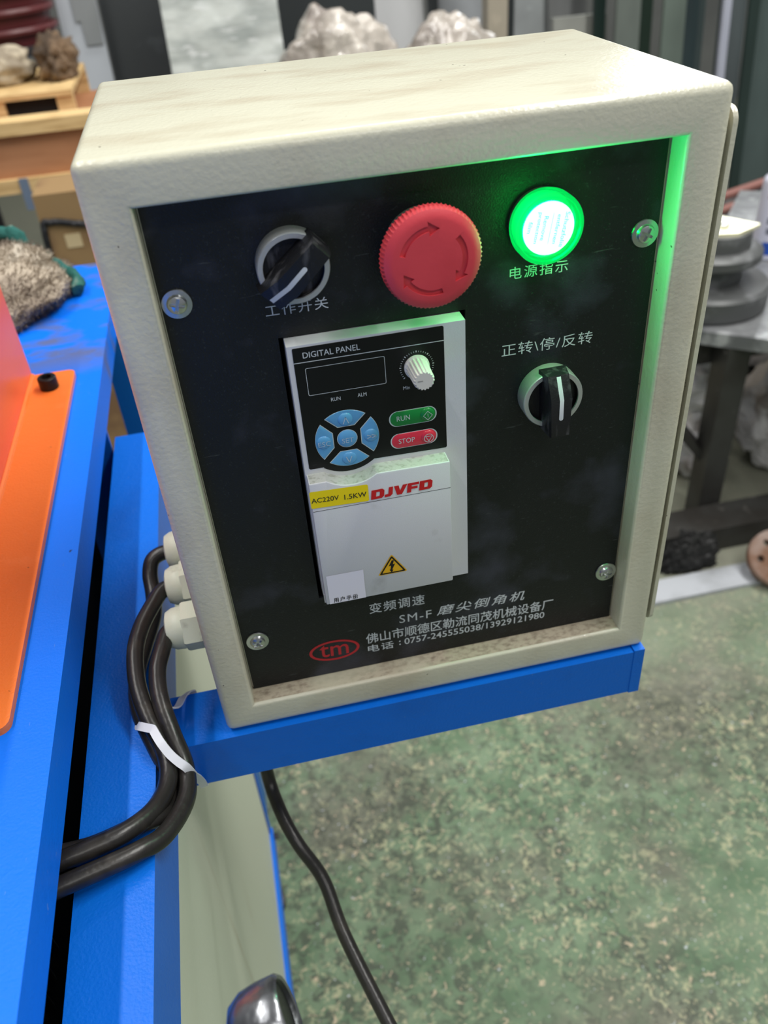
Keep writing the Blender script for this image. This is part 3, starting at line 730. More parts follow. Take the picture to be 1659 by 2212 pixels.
# orange guard: flanged plate and upright housing
pts = rrect(-0.30, -0.0868, -0.042, 0.322, 0.006)
bm = bmesh.new(); lo = [bm.verts.new((x, y, ZT)) for x, y in pts]; hi = [bm.verts.new((x, y, ZT + 0.004)) for x, y in pts]
bm.faces.new(lo[::-1]); bm.faces.new(hi)
for i in range(len(pts)): bm.faces.new((lo[i], lo[(i + 1) % len(pts)], hi[(i + 1) % len(pts)], hi[i]))
bevel_all(bm, 0.0008, 2, ang=50)
gd = finish('guard_flange', bm, orange, mc)
bm = bmesh.new(); add_box(bm, -0.30, -0.1200, -0.035, 0.322, ZT + 0.004, 0.180); bevel_all(bm, 0.003, 3)
finish('guard_housing', bm, orange_p, gd)
bm = bmesh.new(); bmesh.ops.create_circle(bm, segments=8, radius=1); bm.clear()
add_sweep(bm, [Vector((-0.1195, y, ZT + 0.0042)) for y in (-0.03, 0.05, 0.15, 0.25, 0.32)], circ(0.0022, 8)); finish('weld_bead', bm, orange, gd)
bm = bmesh.new(); add_lathe(bm, [(0.0066, 0), (0.0070, 0.0006), (0.0070, 0.0088), (0.0064, 0.0096), (0.0040, 0.0096)], (-0.1035, 0.2950, ZT + 0.004), (0, 0, 1), 32, cap=False)
add_lathe(bm, [(0.0040, 0.0096), (0.0037, 0.0040), (0, 0.0040)], (-0.1035, 0.2950, ZT + 0.004), (0, 0, 1), 6, cap=False)
finish('socket_bolt', bm, mat('black_oxide', (30, 29, 31), 0.45, 0.4), gd, 30)
# polished lever handle near the camera
hc = Vector((0.0190, -0.1880, 0.0752)); hax = Vector((0.80, 0.10, 0.18))
bm = bmesh.new()
add_lathe(bm, [(0, -0.0165), (0.0060, -0.0160), (0.0105, -0.0135), (0.0130, -0.0090), (0.0136, -0.003), (0.0134, 0.0035), (0.0122, 0.0050), (0.0112, 0.0044), (0.0105, 0.0030), (0, 0.0028)], hc, hax, 48, mis=[0, 0, 0, 0, 0, 0, 0, 1, 1])
lev = finish('lever_handle', bm, [chrome, mat('dark_steel_face', (70, 72, 74), 0.35, 0.9, bump=((200, 0.0006),))], mc, 50)
bm = bmesh.new(); add_sweep(bm, smooth_path([hc + Vector((0, 0, -0.008)), (0.010, -0.215, 0.02), (-0.015, -0.24, -0.03), (-0.040, -0.245, -0.05)], 6), circ(0.005, 12)); finish('lever_rod', bm, chrome, lev, 60)

# ------------------------------------------------------------------ cables and tie
c1 = [(-0.0195, 0.0775, 0.049), (-0.0260, 0.0735, 0.0498), (-0.031, 0.0628, 0.05), (-0.0373, 0.0454, 0.05), (-0.0404, 0.0271, 0.049), (-0.0399, 0.0075, 0.044), (-0.0357, -0.0101, 0.037), (-0.03, -0.0243, 0.03), (-0.0276, -0.0364, 0.0265), (-0.0291, -0.0499, 0.0265), (-0.035, -0.0637, 0.0305), (-0.046, -0.0741, 0.0345), (-0.0598, -0.0795, 0.0362), (-0.0746, -0.0835, 0.037), (-0.0893, -0.0865, 0.036), (-0.1045, -0.09, 0.02), (-0.1050, -0.09, -0.05)]
c2 = [(-0.0195, 0.0400, 0.049), (-0.0235, 0.0360, 0.0492), (-0.0258, 0.0248, 0.049), (-0.0287, 0.0118, 0.047), (-0.0283, -0.0037, 0.042), (-0.0240, -0.0211, 0.032), (-0.0200, -0.0345, 0.0225), (-0.0200, -0.053, 0.0215), (-0.0290, -0.0735, 0.026), (-0.0402, -0.0830, 0.031), (-0.0557, -0.0895, 0.034), (-0.0737, -0.0955, 0.036), (-0.088, -0.1005, 0.035), (-0.1035, -0.104, 0.02), (-0.1040, -0.104, -0.05)]
c3 = [(-0.0195, 0.1090, 0.051), (-0.0270, 0.1085, 0.0505), (-0.0325, 0.1060, 0.048), (-0.0350, 0.1000, 0.042), (-0.0345, 0.0900, 0.036), (-0.0345, 0.0720, 0.033), (-0.0400, 0.0500, 0.0305), (-0.0440, 0.0280, 0.0298), (-0.0420, 0.0020, 0.0300), (-0.0335, -0.0230, 0.0265), (-0.0270, -0.0380, 0.0165), (-0.0275, -0.0540, 0.0175), (-0.0370, -0.0670, 0.0295), (-0.0600, -0.0740, 0.0300), (-0.0776, -0.0750, 0.0300), (-0.0915, -0.0750, 0.0290), (-0.1045, -0.075, 0.012), (-0.1050, -0.075, -0.05)]
for pts, lab in ((c1, 'black cable looping widest from the middle gland of the control box'), (c2, 'black cable from the gland nearest the box front, curling under the blue table'), (c3, 'black cable from the rearmost gland, lowest in the tied bundle')):
    tag(tube('cable', pts, 0.0047, cable_m), lab, 'cable', 'cables out of the control box')
zp = [(-0.0325, -0.0210, 0.0400), (-0.0290, -0.0290, 0.0385), (-0.0253, -0.0343, 0.0345), (-0.0215, -0.0380, 0.0315), (-0.0181, -0.0400, 0.0280), (-0.0165, -0.0380, 0.0180), (-0.0178, -0.0270, 0.0020), (-0.0200, -0.0090, -0.0270), (-0.0205, -0.0040, -0.0368), (-0.0200, 0.005, -0.0380), (-0.0185, 0.0360, -0.0378), (-0.0185, 0.0372, -0.0300), (-0.0190, 0.0375, -0.0050), (-0.0200, 0.0365, 0.0002), (-0.0235, 0.0290, 0.0050), (-0.0270, 0.0152, 0.0120), (-0.0360, 0.0040, 0.0285), (-0.0420, -0.0080, 0.0310), (-0.0395, -0.0150, 0.0370)]
bm = bmesh.new(); pp = smooth_path(zp + [zp[0]], 6)[:-1]
# flat strip: wide side lies along the cables
rings = []
for i, p in enumerate(pp):
    t = (pp[(i + 1) % len(pp)] - pp[i - 1]).normalized(); cen = Vector((-0.026, 0.002, 0.0)); outw = p - cen; outw -= t * outw.dot(t); outw.normalize(); s = t.cross(outw)
    rings.append([bm.verts.new(p + s * a + outw * b) for a, b in ((-0.0022, -0.0005), (0.0022, -0.0005), (0.0022, 0.0005), (-0.0022, 0.0005))])
for i in range(len(rings)):
    A, B = rings[i], rings[(i + 1) % len(rings)]
    for k in range(4): bm.faces.new((A[k], A[(k + 1) % 4], B[(k + 1) % 4], B[k]))
tag(finish('cable_tie', bm, nylon, None, 60), 'white nylon tie strapping the black cables to the blue arm', 'cable tie')
pw = [(0.016, 0.0600, -0.0220), (0.0125, 0.0480, -0.0600), (0.0115, 0.0400, -0.1010), (0.0165, 0.0180, -0.1130), (0.0240, 0.0000, -0.1230), (0.0360, -0.0180, -0.1410), (0.0430, -0.0480, -0.1580), (0.0600, -0.0970, -0.1790), (0.0760, -0.1400, -0.2000), (0.09, -0.20, -0.30), (0.10, -0.23, -0.60), (0.10, -0.24, FLOOR + 0.006), (0.20, -0.30, FLOOR + 0.006)]
tag(tube('power_cable', pw, 0.0044, cable_m), 'single black cable hanging below the arm in front of the floor', 'cable')

# ------------------------------------------------------------------ polishing mitt on the table
fur = mat('grey_fleece', (176, 164, 148), 0.95, bump=((260, 0.002), (700, 0.001)), layers=(((96, 84, 74), 14, 0.45, 0.62, U, 5, 0.85), ((210, 204, 192), 30, 0.55, 0.7, U, 4, 0.6)), spec=0.1)
trim_m = mat('dark_green_knit', (48, 96, 90), 0.9, bump=((400, 0.001),), layers=(((160, 160, 145), 60, 0.58, 0.68, U, 4, 0.7),), spec=0.1)
mt = thing('polishing_mitt', 'grey fleece polishing mitt with green trim lying on the blue table', 'mitt', (-0.17, 0.52, ZT))
def fleece(name, cen, rad, rot, seed, count):
    o = lump(name, cen, rad, fur, mt, rot=rot, amp=0.14, freq=1.6, sub=5, fine=0.02, ffreq=20, seed=seed, floor_z=ZT + 0.0005)
    me = o.data; bm = bmesh.new(); bm.from_mesh(me); bm.faces.ensure_lookup_table(); rnd = random.Random(seed); fcs = [f for f in bm.faces if f.calc_center_median().z > ZT + 0.002]
    tips = []
    for _ in range(count):
        f = rnd.choice(fcs); a_, b_, c_ = [v.co for v in f.verts]; s_, t_ = rnd.random(), rnd.random()
        if s_ + t_ > 1: s_, t_ = 1 - s_, 1 - t_
        p = a_ + (b_ - a_) * s_ + (c_ - a_) * t_
        d = (f.normal + Vector((rnd.uniform(-.7, .7), rnd.uniform(-.7, .7), rnd.uniform(-.5, .3)))).normalized(); q = d.cross(Vector((rnd.random(), rnd.random(), rnd.random()))).normalized() * 0.0006
        tips.append((p - q - d * 0.0006, p + q - d * 0.0006, p + d * rnd.uniform(0.003, 0.0065)))
    for t in tips: bm.faces.new([bm.verts.new(p) for p in t])
    bm.to_mesh(me); bm.free()
fleece('fleece', (-0.180, 0.490, ZT + 0.012), (0.074, 0.088, 0.027), -0.35, 3, 9000)
fleece('fleece_fold', (-0.168, 0.528, ZT + 0.026), (0.060, 0.030, 0.020), -0.55, 4, 5000)
bm = bmesh.new()
tp = smooth_path([(-0.175, 0.562, 0.126), (-0.1532, 0.5513, 0.126), (-0.1396, 0.5388, 0.116), (-0.1247, 0.5278, 0.106), (-0.1083, 0.514, 0.098), (-0.0992, 0.5065, 0.091), (-0.0970, 0.486, 0.087)], 10)
add_sweep(bm, tp, circ(0.0062, 12))
for v in bm.verts: v.co += Vector((noise.noise(v.co * 120), noise.noise(v.co * 120 + Vector((5, 0, 0))), noise.noise(v.co * 120 + Vector((0, 9, 0))))) * 0.004
finish('trim', bm, trim_m, mt, 80)

# ------------------------------------------------------------------ background, far to the side of the machine: timber crates
wood = mat('pale_pine', (222, 190, 136), 0.7, layers=(((160, 120, 66), 12, 0.45, 0.7, (1, 1, 9), 5, 0.6),))
board = mat('brown_plywood', (188, 134, 96), 0.6, layers=(((156, 104, 70), 7, 0.45, 0.7, (1, 1, 5), 4, 0.6),))
strapm = mat('steel_strap', (150, 168, 190), 0.4, 0.6)
opening_shade = mat('painted_opening_shade', (18, 19, 20), 0.8)
cr = thing('timber_crate', 'brown plywood crate with pale pine rails and a steel strap', 'crate', (-0.55, 1.7, FLOOR))
box('rail', -1.0, -0.155, 1.50, 1.56, 0.031, 0.055, wood, cr, 0.002)
box('rail', -1.0, -0.155, 1.50, 1.56, -0.073, -0.047, wood, cr, 0.002)
box('plywood_side', -0.98, -0.17, 1.515, 1.53, -0.047, 0.031, board, cr, 0.001)
for x in (-0.95, -0.22):
    for y in (1.53, 1.95): box('post', x, x + 0.05, y, y + 0.07, FLOOR, -0.022, wood, cr, 0.001)
box('crate_lid', -0.98, -0.17, 1.531, 2.16, -0.022, -0.010, board, cr, 0.001)
box('strap', -0.329, -0.312, 1.496, 1.50, -0.105, -0.045, strapm, cr, 0.0005)
c2_ = thing('timber_box', 'pale pine box with dark opening standing behind the crate rail', 'crate', (-0.45, 1.95, -0.010))
box('front_board', -0.62, -0.372, 1.80, 1.82, -0.010, 0.043, wood, c2_, 0); box('front_board', -0.262, -0.225, 1.80, 1.82, -0.010, 0.043, wood, c2_, 0)
box('top_board', -0.62, -0.225, 1.795, 2.16, 0.043, 0.054, wood, c2_, 0.001)
box('shade_sheet', -0.372, -0.262, 1.815, 1.82, -0.010, 0.043, opening_shade, c2_, 0)  # dark sheet closing the opening; the shade inside is its colour
box('back_board', -0.62, -0.225, 2.14, 2.16, -0.010, 0.043, wood, c2_, 0)
sackb = mat('pale_bundle_cloth', (190, 178, 156), 0.9, bump=((60, 0.006),), layers=(((120, 108, 92), 18, 0.45, 0.62, U, 5, 0.7),))
brownc = mat('brown_sacking', (120, 98, 76), 0.9, bump=((50, 0.01),), layers=(((60, 50, 42), 16, 0.45, 0.6, (1, 1, 0.6), 5, 0.8), ((170, 146, 112), 20, 0.58, 0.7, U, 4, 0.7)))
tag(lump('cloth_bundle', (-0.40, 1.98, 0.086), (0.085, 0.08, 0.042), sackb, amp=0.25, freq=2.2, seed=1, floor_z=0.0545), 'pale cloth bundle lying on the pine box', 'bundle')
tag(lump('sacking_heap', (-0.262, 1.98, 0.090), (0.045, 0.08, 0.052), brownc, amp=0.4, freq=2.6, seed=5, floor_z=0.0545), 'brown sacking heaped beside the pale bundle on the pine box', 'sacking')
# things under and before the crate
greyst = mat('grey_wrapped_stock', (150, 152, 152), 0.6, bump=((30, 0.01),), layers=(((90, 92, 92), 12, 0.4, 0.65, U, 4, 0.8), ((205, 206, 204), 22, 0.6, 0.7, U, 3, 0.6)))
tag(lump('wrapped_stock', (-0.43, 1.40, -0.40), (0.12, 0.08, 0.28), greyst, amp=0.25, freq=2.6, seed=8, floor_z=FLOOR), 'grey plastic wrapped stock standing under the crate rail', 'stock')
cart = mat('old_cardboard', (150, 122, 84), 0.8, layers=(((116, 88, 64), 10, 0.45, 0.6, U, 3, 0.8),))
kb = thing('cardboard_box', 'old cardboard box with pale label beside the wrapped stock', 'box', (-0.20, 1.36, FLOOR))
box('carton', -0.275, -0.12, 1.30, 1.42, FLOOR, -0.030, cart, kb, 0.004)
box('carton_label', -0.240, -0.212, 1.2988, 1.30, -0.128, -0.103, mat('pale_label', (206, 186, 146), 0.7), kb, 0)
tube('carton_strap', [(-0.276, 1.298, -0.30), (-0.272, 1.298, -0.10), (-0.255, 1.298, -0.078), (-0.20, 1.298, -0.088), (-0.12, 1.298, -0.096)], 0.006, blackp, kb)
# stacked tubs
tub_m = mat('maroon_plastic', (92, 40, 42), 0.35)
for k in range(5):
    z0 = 0.075 + 0.045 * k
    bm = bmesh.new(); add_lathe(bm, [(0.15, 0), (0.155, 0.028), (0.168, 0.029), (0.170, 0.037), (0.166, 0.044), (0.15, 0.0445), (0, 0.0445)], (-0.475, 2.52, z0), (0, 0, 1), 40)
    labs = ['maroon plastic tub at the bottom of the stack', 'maroon plastic tub second from the bottom of the stack', 'maroon plastic tub midway up the stack', 'maroon plastic tub second from the top of the stack', 'maroon plastic tub on top of the stack']
    tag(finish('plastic_tub', bm, tub_m), labs[k] + ' behind the crate', 'tub', 'stack of maroon tubs')
box_t = thing('storage_rack', 'dark steel stand carrying the stack of maroon tubs', 'rack', (-0.475, 2.52, FLOOR))
bm = bmesh.new(); add_box(bm, -0.70, -0.335, 2.36, 2.69, 0.055, 0.075)
for x in (-0.69, -0.368):
    for y in (2.37, 2.65): add_box(bm, x, x + .03, y, y + .03, FLOOR, 0.055)
finish('shelf_frame', bm, mat('dark_rack_steel', (44, 44, 48), 0.6), box_t)
tag(box('blue_panel', -0.322, -0.285, 2.70, 2.74, FLOOR, 0.42, mat('dull_blue_board', (30, 62, 110), 0.6)), 'narrow dull blue board upright behind the maroon tubs', 'board')

def leaning(name, quad_top, quad_bot, y_top, y_bot, th, m, label, cat, parent=None):
    """sheet standing on the floor and leaning back: x ranges at top and floor"""
    bm = bmesh.new(); (a0, a1, zt), (b0, b1, zb) = quad_top, quad_bot
    f = [bm.verts.new(p) for p in ((b0, y_bot, zb), (b1, y_bot, zb), (a1, y_top, zt), (a0, y_top, zt))]
    g = [bm.verts.new(v.co + Vector((0, th, 0))) for v in f]
    bm.faces.new(f); bm.faces.new(g[::-1])
    for i in range(4): bm.faces.new((f[(i + 1) % 4], f[i], g[i], g[(i + 1) % 4]))
    bevel_all(bm, min(0.003, th * 0.3), 1)
    o = finish(name, bm, m, parent)
    if label: tag(o, label, cat)
    return o
def z_at(zt, zb, yt, yb, y): return zb + (zt - zb) * (y - yb) / (yt - yb)
white_b = mat('pale_grey_board', (186, 192, 200), 0.5, layers=(((165, 170, 178), 4, 0.4, 0.7, U, 3, 0.5),))
grey_patch = mat('grey_patch', (134, 138, 140), 0.6)
wb = thing('leaning_board', 'pale grey board with darker grey patch leaning beside the black board', 'board', (-0.26, 2.5, FLOOR))
leaning('sheet', (-0.300, -0.195, 0.45), (-0.320, -0.195, FLOOR), 2.60, 2.46, 0.02, white_b, None, None, wb)
leaning('patch', (-0.268, -0.196, 0.40), (-0.262, -0.196, 0.105), 2.588, 2.5525, 0.004, grey_patch, None, None, wb)
leaning('patch', (-0.248, -0.196, 0.106), (-0.246, -0.200, 0.045), 2.5527, 2.5455, 0.004, grey_patch, None, None, wb)
blk = mat('charcoal_board', (58, 62, 64), 0.45, layers=(((96, 102, 104), 12, 0.66, 0.76, U, 4, 0.5), ((44, 48, 54), 3, 0.4, 0.65, U, 3, 0.6)))
leaning('leaning_board', (-0.195, -0.012, 0.50), (-0.200, -0.028, FLOOR), 2.72, 2.52, 0.03, blk, 'tall charcoal board leaning behind the control box', 'board')
film = mat('stretch_film', (214, 220, 216), 0.22, bump=((9, 0.012), (40, 0.0015)), layers=(((150, 158, 156), 7, 0.4, 0.65, (1, 1, 3), 5, 0.8), ((232, 236, 236), 18, 0.58, 0.68, (1, 1, 5), 5, 0.8)), coat=0.6)
leaning('wrapped_sheet', (-0.010, 0.292, 0.40), (-0.028, 0.300, FLOOR), 2.36, 2.20, 0.07, film, 'glass sheet stack wrapped in shiny stretch film behind the control box', 'wrapped sheets')
darkb = mat('dark_background_board', (40, 46, 48), 0.6)
leaning('leaning_board', (0.30, 0.62, 0.45), (0.30, 0.62, FLOOR), 2.66, 2.56, 0.03, darkb, 'dark board standing behind the clear plastic bag', 'board')
bagm = mat('clear_film_bag', (190, 182, 172), 0.12, bump=((16, 0.02), (50, 0.006)), layers=(((128, 118, 112), 8, 0.42, 0.6, U, 5, 0.8), ((224, 216, 204), 16, 0.56, 0.68, U, 5, 0.7)), coat=0.8)
tag(lump('plastic_bag', (0.405, 2.06, -0.10), (0.165, 0.11, 0.235), bagm, amp=0.2, freq=1.9, seed=11, sub=5, fine=0.035, ffreq=9, floor_z=-0.30), 'crumpled shiny clear plastic bag, the taller one behind the box', 'plastic bag')
tag(lump('plastic_bag', (0.695, 2.06, -0.118), (0.145, 0.11, 0.215), bagm, amp=0.2, freq=1.9, seed=15, sub=5, fine=0.035, ffreq=9, floor_z=-0.30), 'lower crumpled clear plastic bag with brownish filling', 'plastic bag')
tag(box('pallet_crate', 0.20, 0.90, 1.93, 2.17, FLOOR, -0.30, wood, bev=0.003), 'pine crate carrying the clear plastic bags', 'crate')
gs = lambda n, c, r=0.5: mat(n, c, r, layers=((tuple(int(v * 0.8) for v in c), 5, 0.42, 0.66, (1, 1, 0.6), 4, 0.7), (tuple(min(255, int(v * 1.25)) for v in c), 14, 0.62, 0.74, U, 4, 0.5)))
leaning('leaning_board', (0.46, 0.82, 0.30), (0.46, 0.82, FLOOR), 2.86, 2.72, 0.02, gs('white_foam_board', (208, 210, 212)), 'white board standing behind the plastic bags', 'board')
leaning('leaning_board', (0.83, 0.86, 0.30), (0.83, 0.86, FLOOR), 2.80, 2.70, 0.03, darkb, 'thin dark board next to the white board behind the bags', 'board')
leaning('leaning_board', (0.865, 1.03, 0.30), (0.865, 1.03, FLOOR), 2.84, 2.70, 0.02, gs('mid_grey_board', (150, 154, 158)), 'mid grey board beside the beige post', 'board')
tag(box('upright_post', 0.905, 0.965, 2.38, 2.44, FLOOR, 0.5, gs('beige_post', (176, 168, 152))), 'beige upright post behind the control box', 'post')
tag(box('upright_post', 0.968, 0.992, 2.40, 2.44, FLOOR, 0.5, darkb), 'slim dark post against the beige post', 'post')
leaning('leaning_board', (1.05, 1.30, 0.30), (1.05, 1.30, FLOOR), 2.84, 2.70, 0.02, gs('light_steel_sheet', (158, 163, 164)), 'light grey sheet between beige post and dark green glass', 'sheet')
leaning('leaning_board', (1.20, 1.385, -0.028), (1.19, 1.37, FLOOR), 2.62, 2.50, 0.02, gs('dull_grey_tile', (150, 152, 146)), 'low grey panel standing in front of the light grey sheet', 'panel')
leaning('leaning_board', (1.235, 1.37, 0.30), (1.235, 1.37, FLOOR), 2.80, 2.66, 0.01, gs('dark_grey_slab', (112, 114, 114)), 'darker grey slab behind the low grey panel', 'slab')
glass = lambda n, c: mat(n, c, 0.2, spec=0.5, layers=((tuple(int(v * 0.75) for v in c), 6, 0.4, 0.66, (1, 1, 0.3), 3, 0.7),))
G = [(1.305, 1.345, (34, 48, 44), 'dark green glass edge standing next to the grey panel', 2.50), (1.345, 1.425, (110, 118, 112), 'grey green glass sheet, first of the leaning row', 2.42),
     (1.425, 1.475, (44, 58, 50), 'narrow dark green glass sheet in the leaning row', 2.44), (1.472, 1.545, (104, 116, 108), 'grey green glass sheet after the narrow dark one', 2.36),
     (1.545, 1.600, (56, 70, 72), 'dark teal glass sheet before the white edged one', 2.38), (1.625, 1.650, (190, 194, 210), 'bright white edged glass sheet in the leaning row', 2.28),
     (1.596, 1.632, (74, 86, 86), 'slate glass sheet touching the white edged one', 2.40), (1.650, 1.735, (88, 96, 98), 'slate grey glass sheet after the white edged one', 2.34),
     (1.735, 1.770, (44, 58, 54), 'thin dark glass sheet near the end of the row', 2.32), (1.770, 2.05, (84, 98, 96), 'wide green grey glass sheet closing the leaning row', 2.36)]
for i, (a, b_, c, lab, y) in enumerate(G):
    leaning('glass_sheet', (a + 0.02, b_ + 0.02, 0.35), (a - 0.02, b_ - 0.02, FLOOR), y + 0.12, y - 0.06, 0.012, glass('glass_%d' % i, c), lab, 'glass sheet').__setitem__('group', 'leaning glass sheets')
pink = mat('rusty_pink_bar', (150, 104, 96), 0.6)
for k, (z, y, lab) in enumerate(((-0.375, 1.86, 'upper'), (-0.405, 1.84, 'lower'))):
    tag(tube('metal_bar', [(1.36, y + .02, z - 0.055), (1.70, y - 0.02, z + 0.03)], 0.012, pink), 'rusty pinkish bar lying across the floor pile, the %s one' % lab, 'bar', 'rusty bars')
tag(box('scrap_pile', 1.30, 1.80, 1.84, 2.10, FLOOR, -0.478, mat('dark_scrap', (52, 52, 54), 0.7, layers=(((100, 96, 94), 14, 0.5, 0.65, (1, 1, 4), 5, 0.8),))), 'dark bin of scrap below the rusty bars', 'bin')

# ------------------------------------------------------------------ bench with pulleys
bench_m = mat('worn_dark_steel', (66, 66, 64), 0.5, 0.3, layers=(((120, 118, 114), 40, 0.64, 0.74, U, 5, 0.6), ((46, 42, 38), 9, 0.45, 0.65, U, 3, 0.7)))
top_m = mat('worn_bench_top', (142, 144, 146), 0.4, 0.3, layers=(((92, 94, 96), 20, 0.45, 0.65, U, 5, 0.7), ((200, 202, 204), 26, 0.6, 0.7, U, 4, 0.6)))
bn = thing('steel_bench', 'low dark steel bench carrying the grey pulley', 'bench', (0.95, 1.1, FLOOR))
th = math.radians(-38); e1 = Vector((math.cos(th), math.sin(th), 0)); e2 = Vector((-math.sin(th), math.cos(th), 0)); A0 = Vector((0.800, 0.945, 0))
bm = bmesh.new()
q = [A0, A0 + e1 * 0.55, A0 + e1 * 0.55 + e2 * 0.82, A0 + e2 * 0.82]
lo = [bm.verts.new((p.x, p.y, -0.325)) for p in q]; hi = [bm.verts.new((p.x, p.y, -0.300)) for p in q]
bm.faces.new(lo[::-1]); bm.faces.new(hi)
for i in range(4): bm.faces.new((lo[i], lo[(i + 1) % 4], hi[(i + 1) % 4], hi[i]))
bevel_all(bm, 0.004, 2); finish('bench_top', bm, top_m, bn)
def post(name, x, y, w_, z0, z1, m, parent): return box(name, x - w_, x + w_, y - w_, y + w_, z0, z1, m, parent, 0.003)
post('leg', 0.897, 0.905, 0.023, FLOOR, -0.325, bench_m, bn)
pf = A0 + e2 * 0.72 + e1 * 0.06; post('leg', pf.x, pf.y, 0.024, FLOOR, -0.325, bench_m, bn)
pf = A0 + e2 * 0.72 + e1 * 0.5; post('leg', pf.x, pf.y, 0.024, FLOOR, -0.325, bench_m, bn)
pf = A0 + e2 * 0.08 + e1 * 0.5; post('leg', pf.x, pf.y, 0.024, FLOOR, -0.325, bench_m, bn)
bm = bmesh.new(); add_sweep(bm, [Vector((0.70, 0.985, -0.335)), Vector((0.885, 0.925, -0.57))], [(-0.022, -0.008), (0.022, -0.008), (0.022, 0.008), (-0.022, 0.008)]); finish('brace', bm, bench_m, bn)
box('base_beam', 0.45, 1.40, 0.80, 0.875, FLOOR, -0.665, bench_m, bn, 0.004)
apron = box('apron', 0.72, 1.15, 0.93, 0.955, -0.375, -0.325, bench_m, bn, 0.003)
pul = mat('grey_cast_iron', (92, 94, 94), 0.45, 0.3, layers=(((150, 152, 154), 18, 0.58, 0.72, U, 4, 0.6),))
pc = (0.900, 1.030)
pu = thing('stepped_pulley', 'stepped grey cast pulley standing on the steel bench', 'pulley', (pc[0], pc[1], -0.300))
lathe('pulley_body', [(0.100, 0), (0.110, 0.004), (0.112, 0.040), (0.106, 0.046), (0.080, 0.048), (0.060, 0.052), (0.058, 0.080), (0.080, 0.084), (0.088, 0.090), (0.088, 0.104), (0.080, 0.110), (0.066, 0.112), (0.064, 0.140), (0, 0.140)], (pc[0], pc[1], -0.300), (0, 0, 1), pul, pu, 48)
lit_top_m = mat('lit_yellow_top', (240, 236, 196), 0.3, 0.2)  # yellowish light on the pulley top put into the colour
bm = bmesh.new(); pl = [(pc[0] + 0.068, pc[1] - 0.030), (pc[0] + 0.010, pc[1] - 0.058), (pc[0] - 0.05, pc[1] - 0.04), (pc[0] - 0.04, pc[1] + 0.05), (pc[0] + 0.02, pc[1] + 0.045)]
lo = [bm.verts.new((x, y, -0.160)) for x, y in pl]; hi = [bm.verts.new((x, y, -0.154)) for x, y in pl]
bm.faces.new(lo[::-1]); bm.faces.new(hi)
for i in range(5): bm.faces.new((lo[i], lo[(i + 1) % 5], hi[(i + 1) % 5], hi[i]))
bevel_all(bm, 0.002, 2); pp_ = finish('top_plate', bm, lit_top_m, pu)
lathe('plate_nut', [(0.010, 0), (0.010, 0.005), (0.006, 0.007), (0, 0.007)], (pc[0] + 0.005, pc[1] - 0.018, -0.154), (0, 0, 1), steel, pu, 6)
can = thing('spray_can', 'white spray can with red and blue print on the bench behind the pulley', 'spray can', (1.128, 1.19, -0.300))
lathe('can_body', [(0.030, 0), (0.033, 0.003), (0.033, 0.150), (0.031, 0.156), (0.022, 0.163), (0.012, 0.166), (0, 0.166)], (1.128, 1.19, -0.300), (0, 0, 1), mat('white_can_paint', (206, 208, 226), 0.35), can, 40)
lathe('nozzle', [(0.008, 0), (0.008, 0.012), (0.005, 0.016), (0, 0.016)], (1.128, 1.19, -0.134), (0, 0, 1), mat('pale_plastic', (214, 222, 220), 0.4), can, 20)
def can_patch(name, a0, a1, z0, z1, m, slant=0.0, n=6):
    bm = bmesh.new(); lo, hi = [], []
    for k in range(n + 1):
        a_ = math.radians(a0 + (a1 - a0) * k / n); s = slant * k / n
        lo.append(bm.verts.new((1.128 + 0.0333 * math.cos(a_), 1.19 + 0.0333 * math.sin(a_), z0 + s))); hi.append(bm.verts.new((1.128 + 0.0333 * math.cos(a_), 1.19 + 0.0333 * math.sin(a_), z1 + s)))
    for k in range(n): bm.faces.new((lo[k], lo[k + 1], hi[k + 1], hi[k]))
    finish(name, bm, m, can)
can_patch('red_mark', 205, 250, -0.178, -0.168, red_ink, 0.014)
can_patch('blue_mark', 215, 300, -0.288, -0.262, mat('blue_print', (40, 84, 180), 0.5), 0.0)
can_patch('grey_mark', 215, 255, -0.226, -0.214, mat('grey_print', (120, 124, 140), 0.5), 0.0)
can_patch('grey_mark', 217, 255, -0.246, -0.234, mat('grey_print', (120, 124, 140), 0.5), 0.0)
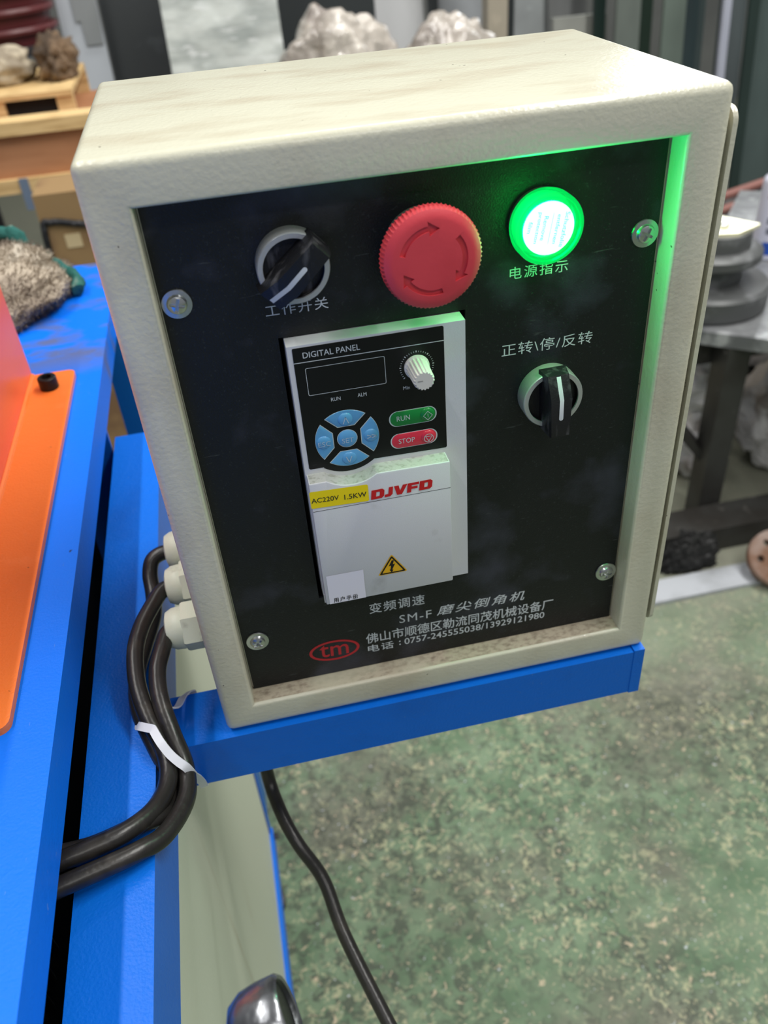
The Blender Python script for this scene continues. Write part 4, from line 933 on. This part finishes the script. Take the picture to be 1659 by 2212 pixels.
# sacks under the bench
sack = mat('dirty_white_sack', (236, 234, 236), 0.85, bump=((30, 0.015),), layers=(((130, 118, 112), 14, 0.5, 0.64, U, 5, 0.8), ((110, 104, 100), 9, 0.64, 0.74, U, 4, 0.7)))
for (c, r, lab, sd) in (((0.945, 1.06, -0.500), (0.064, 0.05, 0.056), 'upper dirty white sack under the bench, nearest the control box', 21), ((0.955, 1.08, -0.635), (0.065, 0.07, 0.095), 'lower dirty white sack under the bench, beside the leg', 22),
                        ((1.16, 1.06, -0.60), (0.10, 0.10, 0.12), 'dirty white sack with brown stains, beyond the bench leg', 23), ((1.24, 1.30, -0.53), (0.11, 0.10, 0.10), 'dirty white sack lying deepest beneath the bench', 24)):
    tag(lump('sack', c, r, sack, amp=0.3, freq=2.2, seed=sd, floor_z=(-0.5995 if sd == 24 else FLOOR)), lab, 'sack', 'sacks under the bench')
box_s = tag(box('sack_pallet', 0.90, 1.40, 1.20, 1.42, FLOOR, -0.60, bench_m), 'dark low platform under the sacks below the bench', 'platform')
tag(lump('dirt_heap', (0.80, 0.772, -0.70), (0.055, 0.020, 0.060), mat('black_grit', (40, 40, 40), 0.9, bump=((90, 0.01),), layers=(((110, 110, 110), 60, 0.6, 0.7, U, 4, 0.7),)), amp=0.3, freq=3, seed=31, sub=5, fine=0.16, ffreq=26, floor_z=FLOOR), 'heap of black grit against the bench base', 'heap')
tag(box('floor_plank', 0.50, 1.35, 0.690, 0.745, FLOOR, -0.712, mat('whitish_plank', (178, 182, 188), 0.7, layers=(((130, 132, 134), 10, 0.45, 0.65, U, 4, 0.7),)), bev=0.001), 'whitish plank lying on the floor before the bench base', 'plank')
# rusty flange wheel
wax = Vector((-0.10, -0.55, 0.83)).normalized(); wc = Vector((0.938, 0.705, -0.678))
bm = bmesh.new(); add_lathe(bm, [(0.052, -0.009), (0.055, -0.007), (0.055, 0.007), (0.052, 0.009), (0.0, 0.009)], wc, wax, 48)
wh = finish('flange_wheel', bm, mat('rusty_iron', (116, 84, 64), 0.7, layers=(((164, 148, 140), 14, 0.42, 0.62, U, 4, 0.75),)))
tag(wh, 'brown rusty flange wheel with round holes leaning on the plank', 'wheel')
a, u, v = frame_of(wax)
for k in range(7):
    cc = wc if k == 6 else wc + (u * math.cos(k * PI / 3) + v * math.sin(k * PI / 3)) * 0.034
    bm = bmesh.new(); add_lathe(bm, [(0.017 if k == 6 else 0.0065, -0.03), (0.017 if k == 6 else 0.0065, 0.03)], cc, wax, 20)
    cu = finish('cutter', bm, bench_m); boolean(wh, cu)
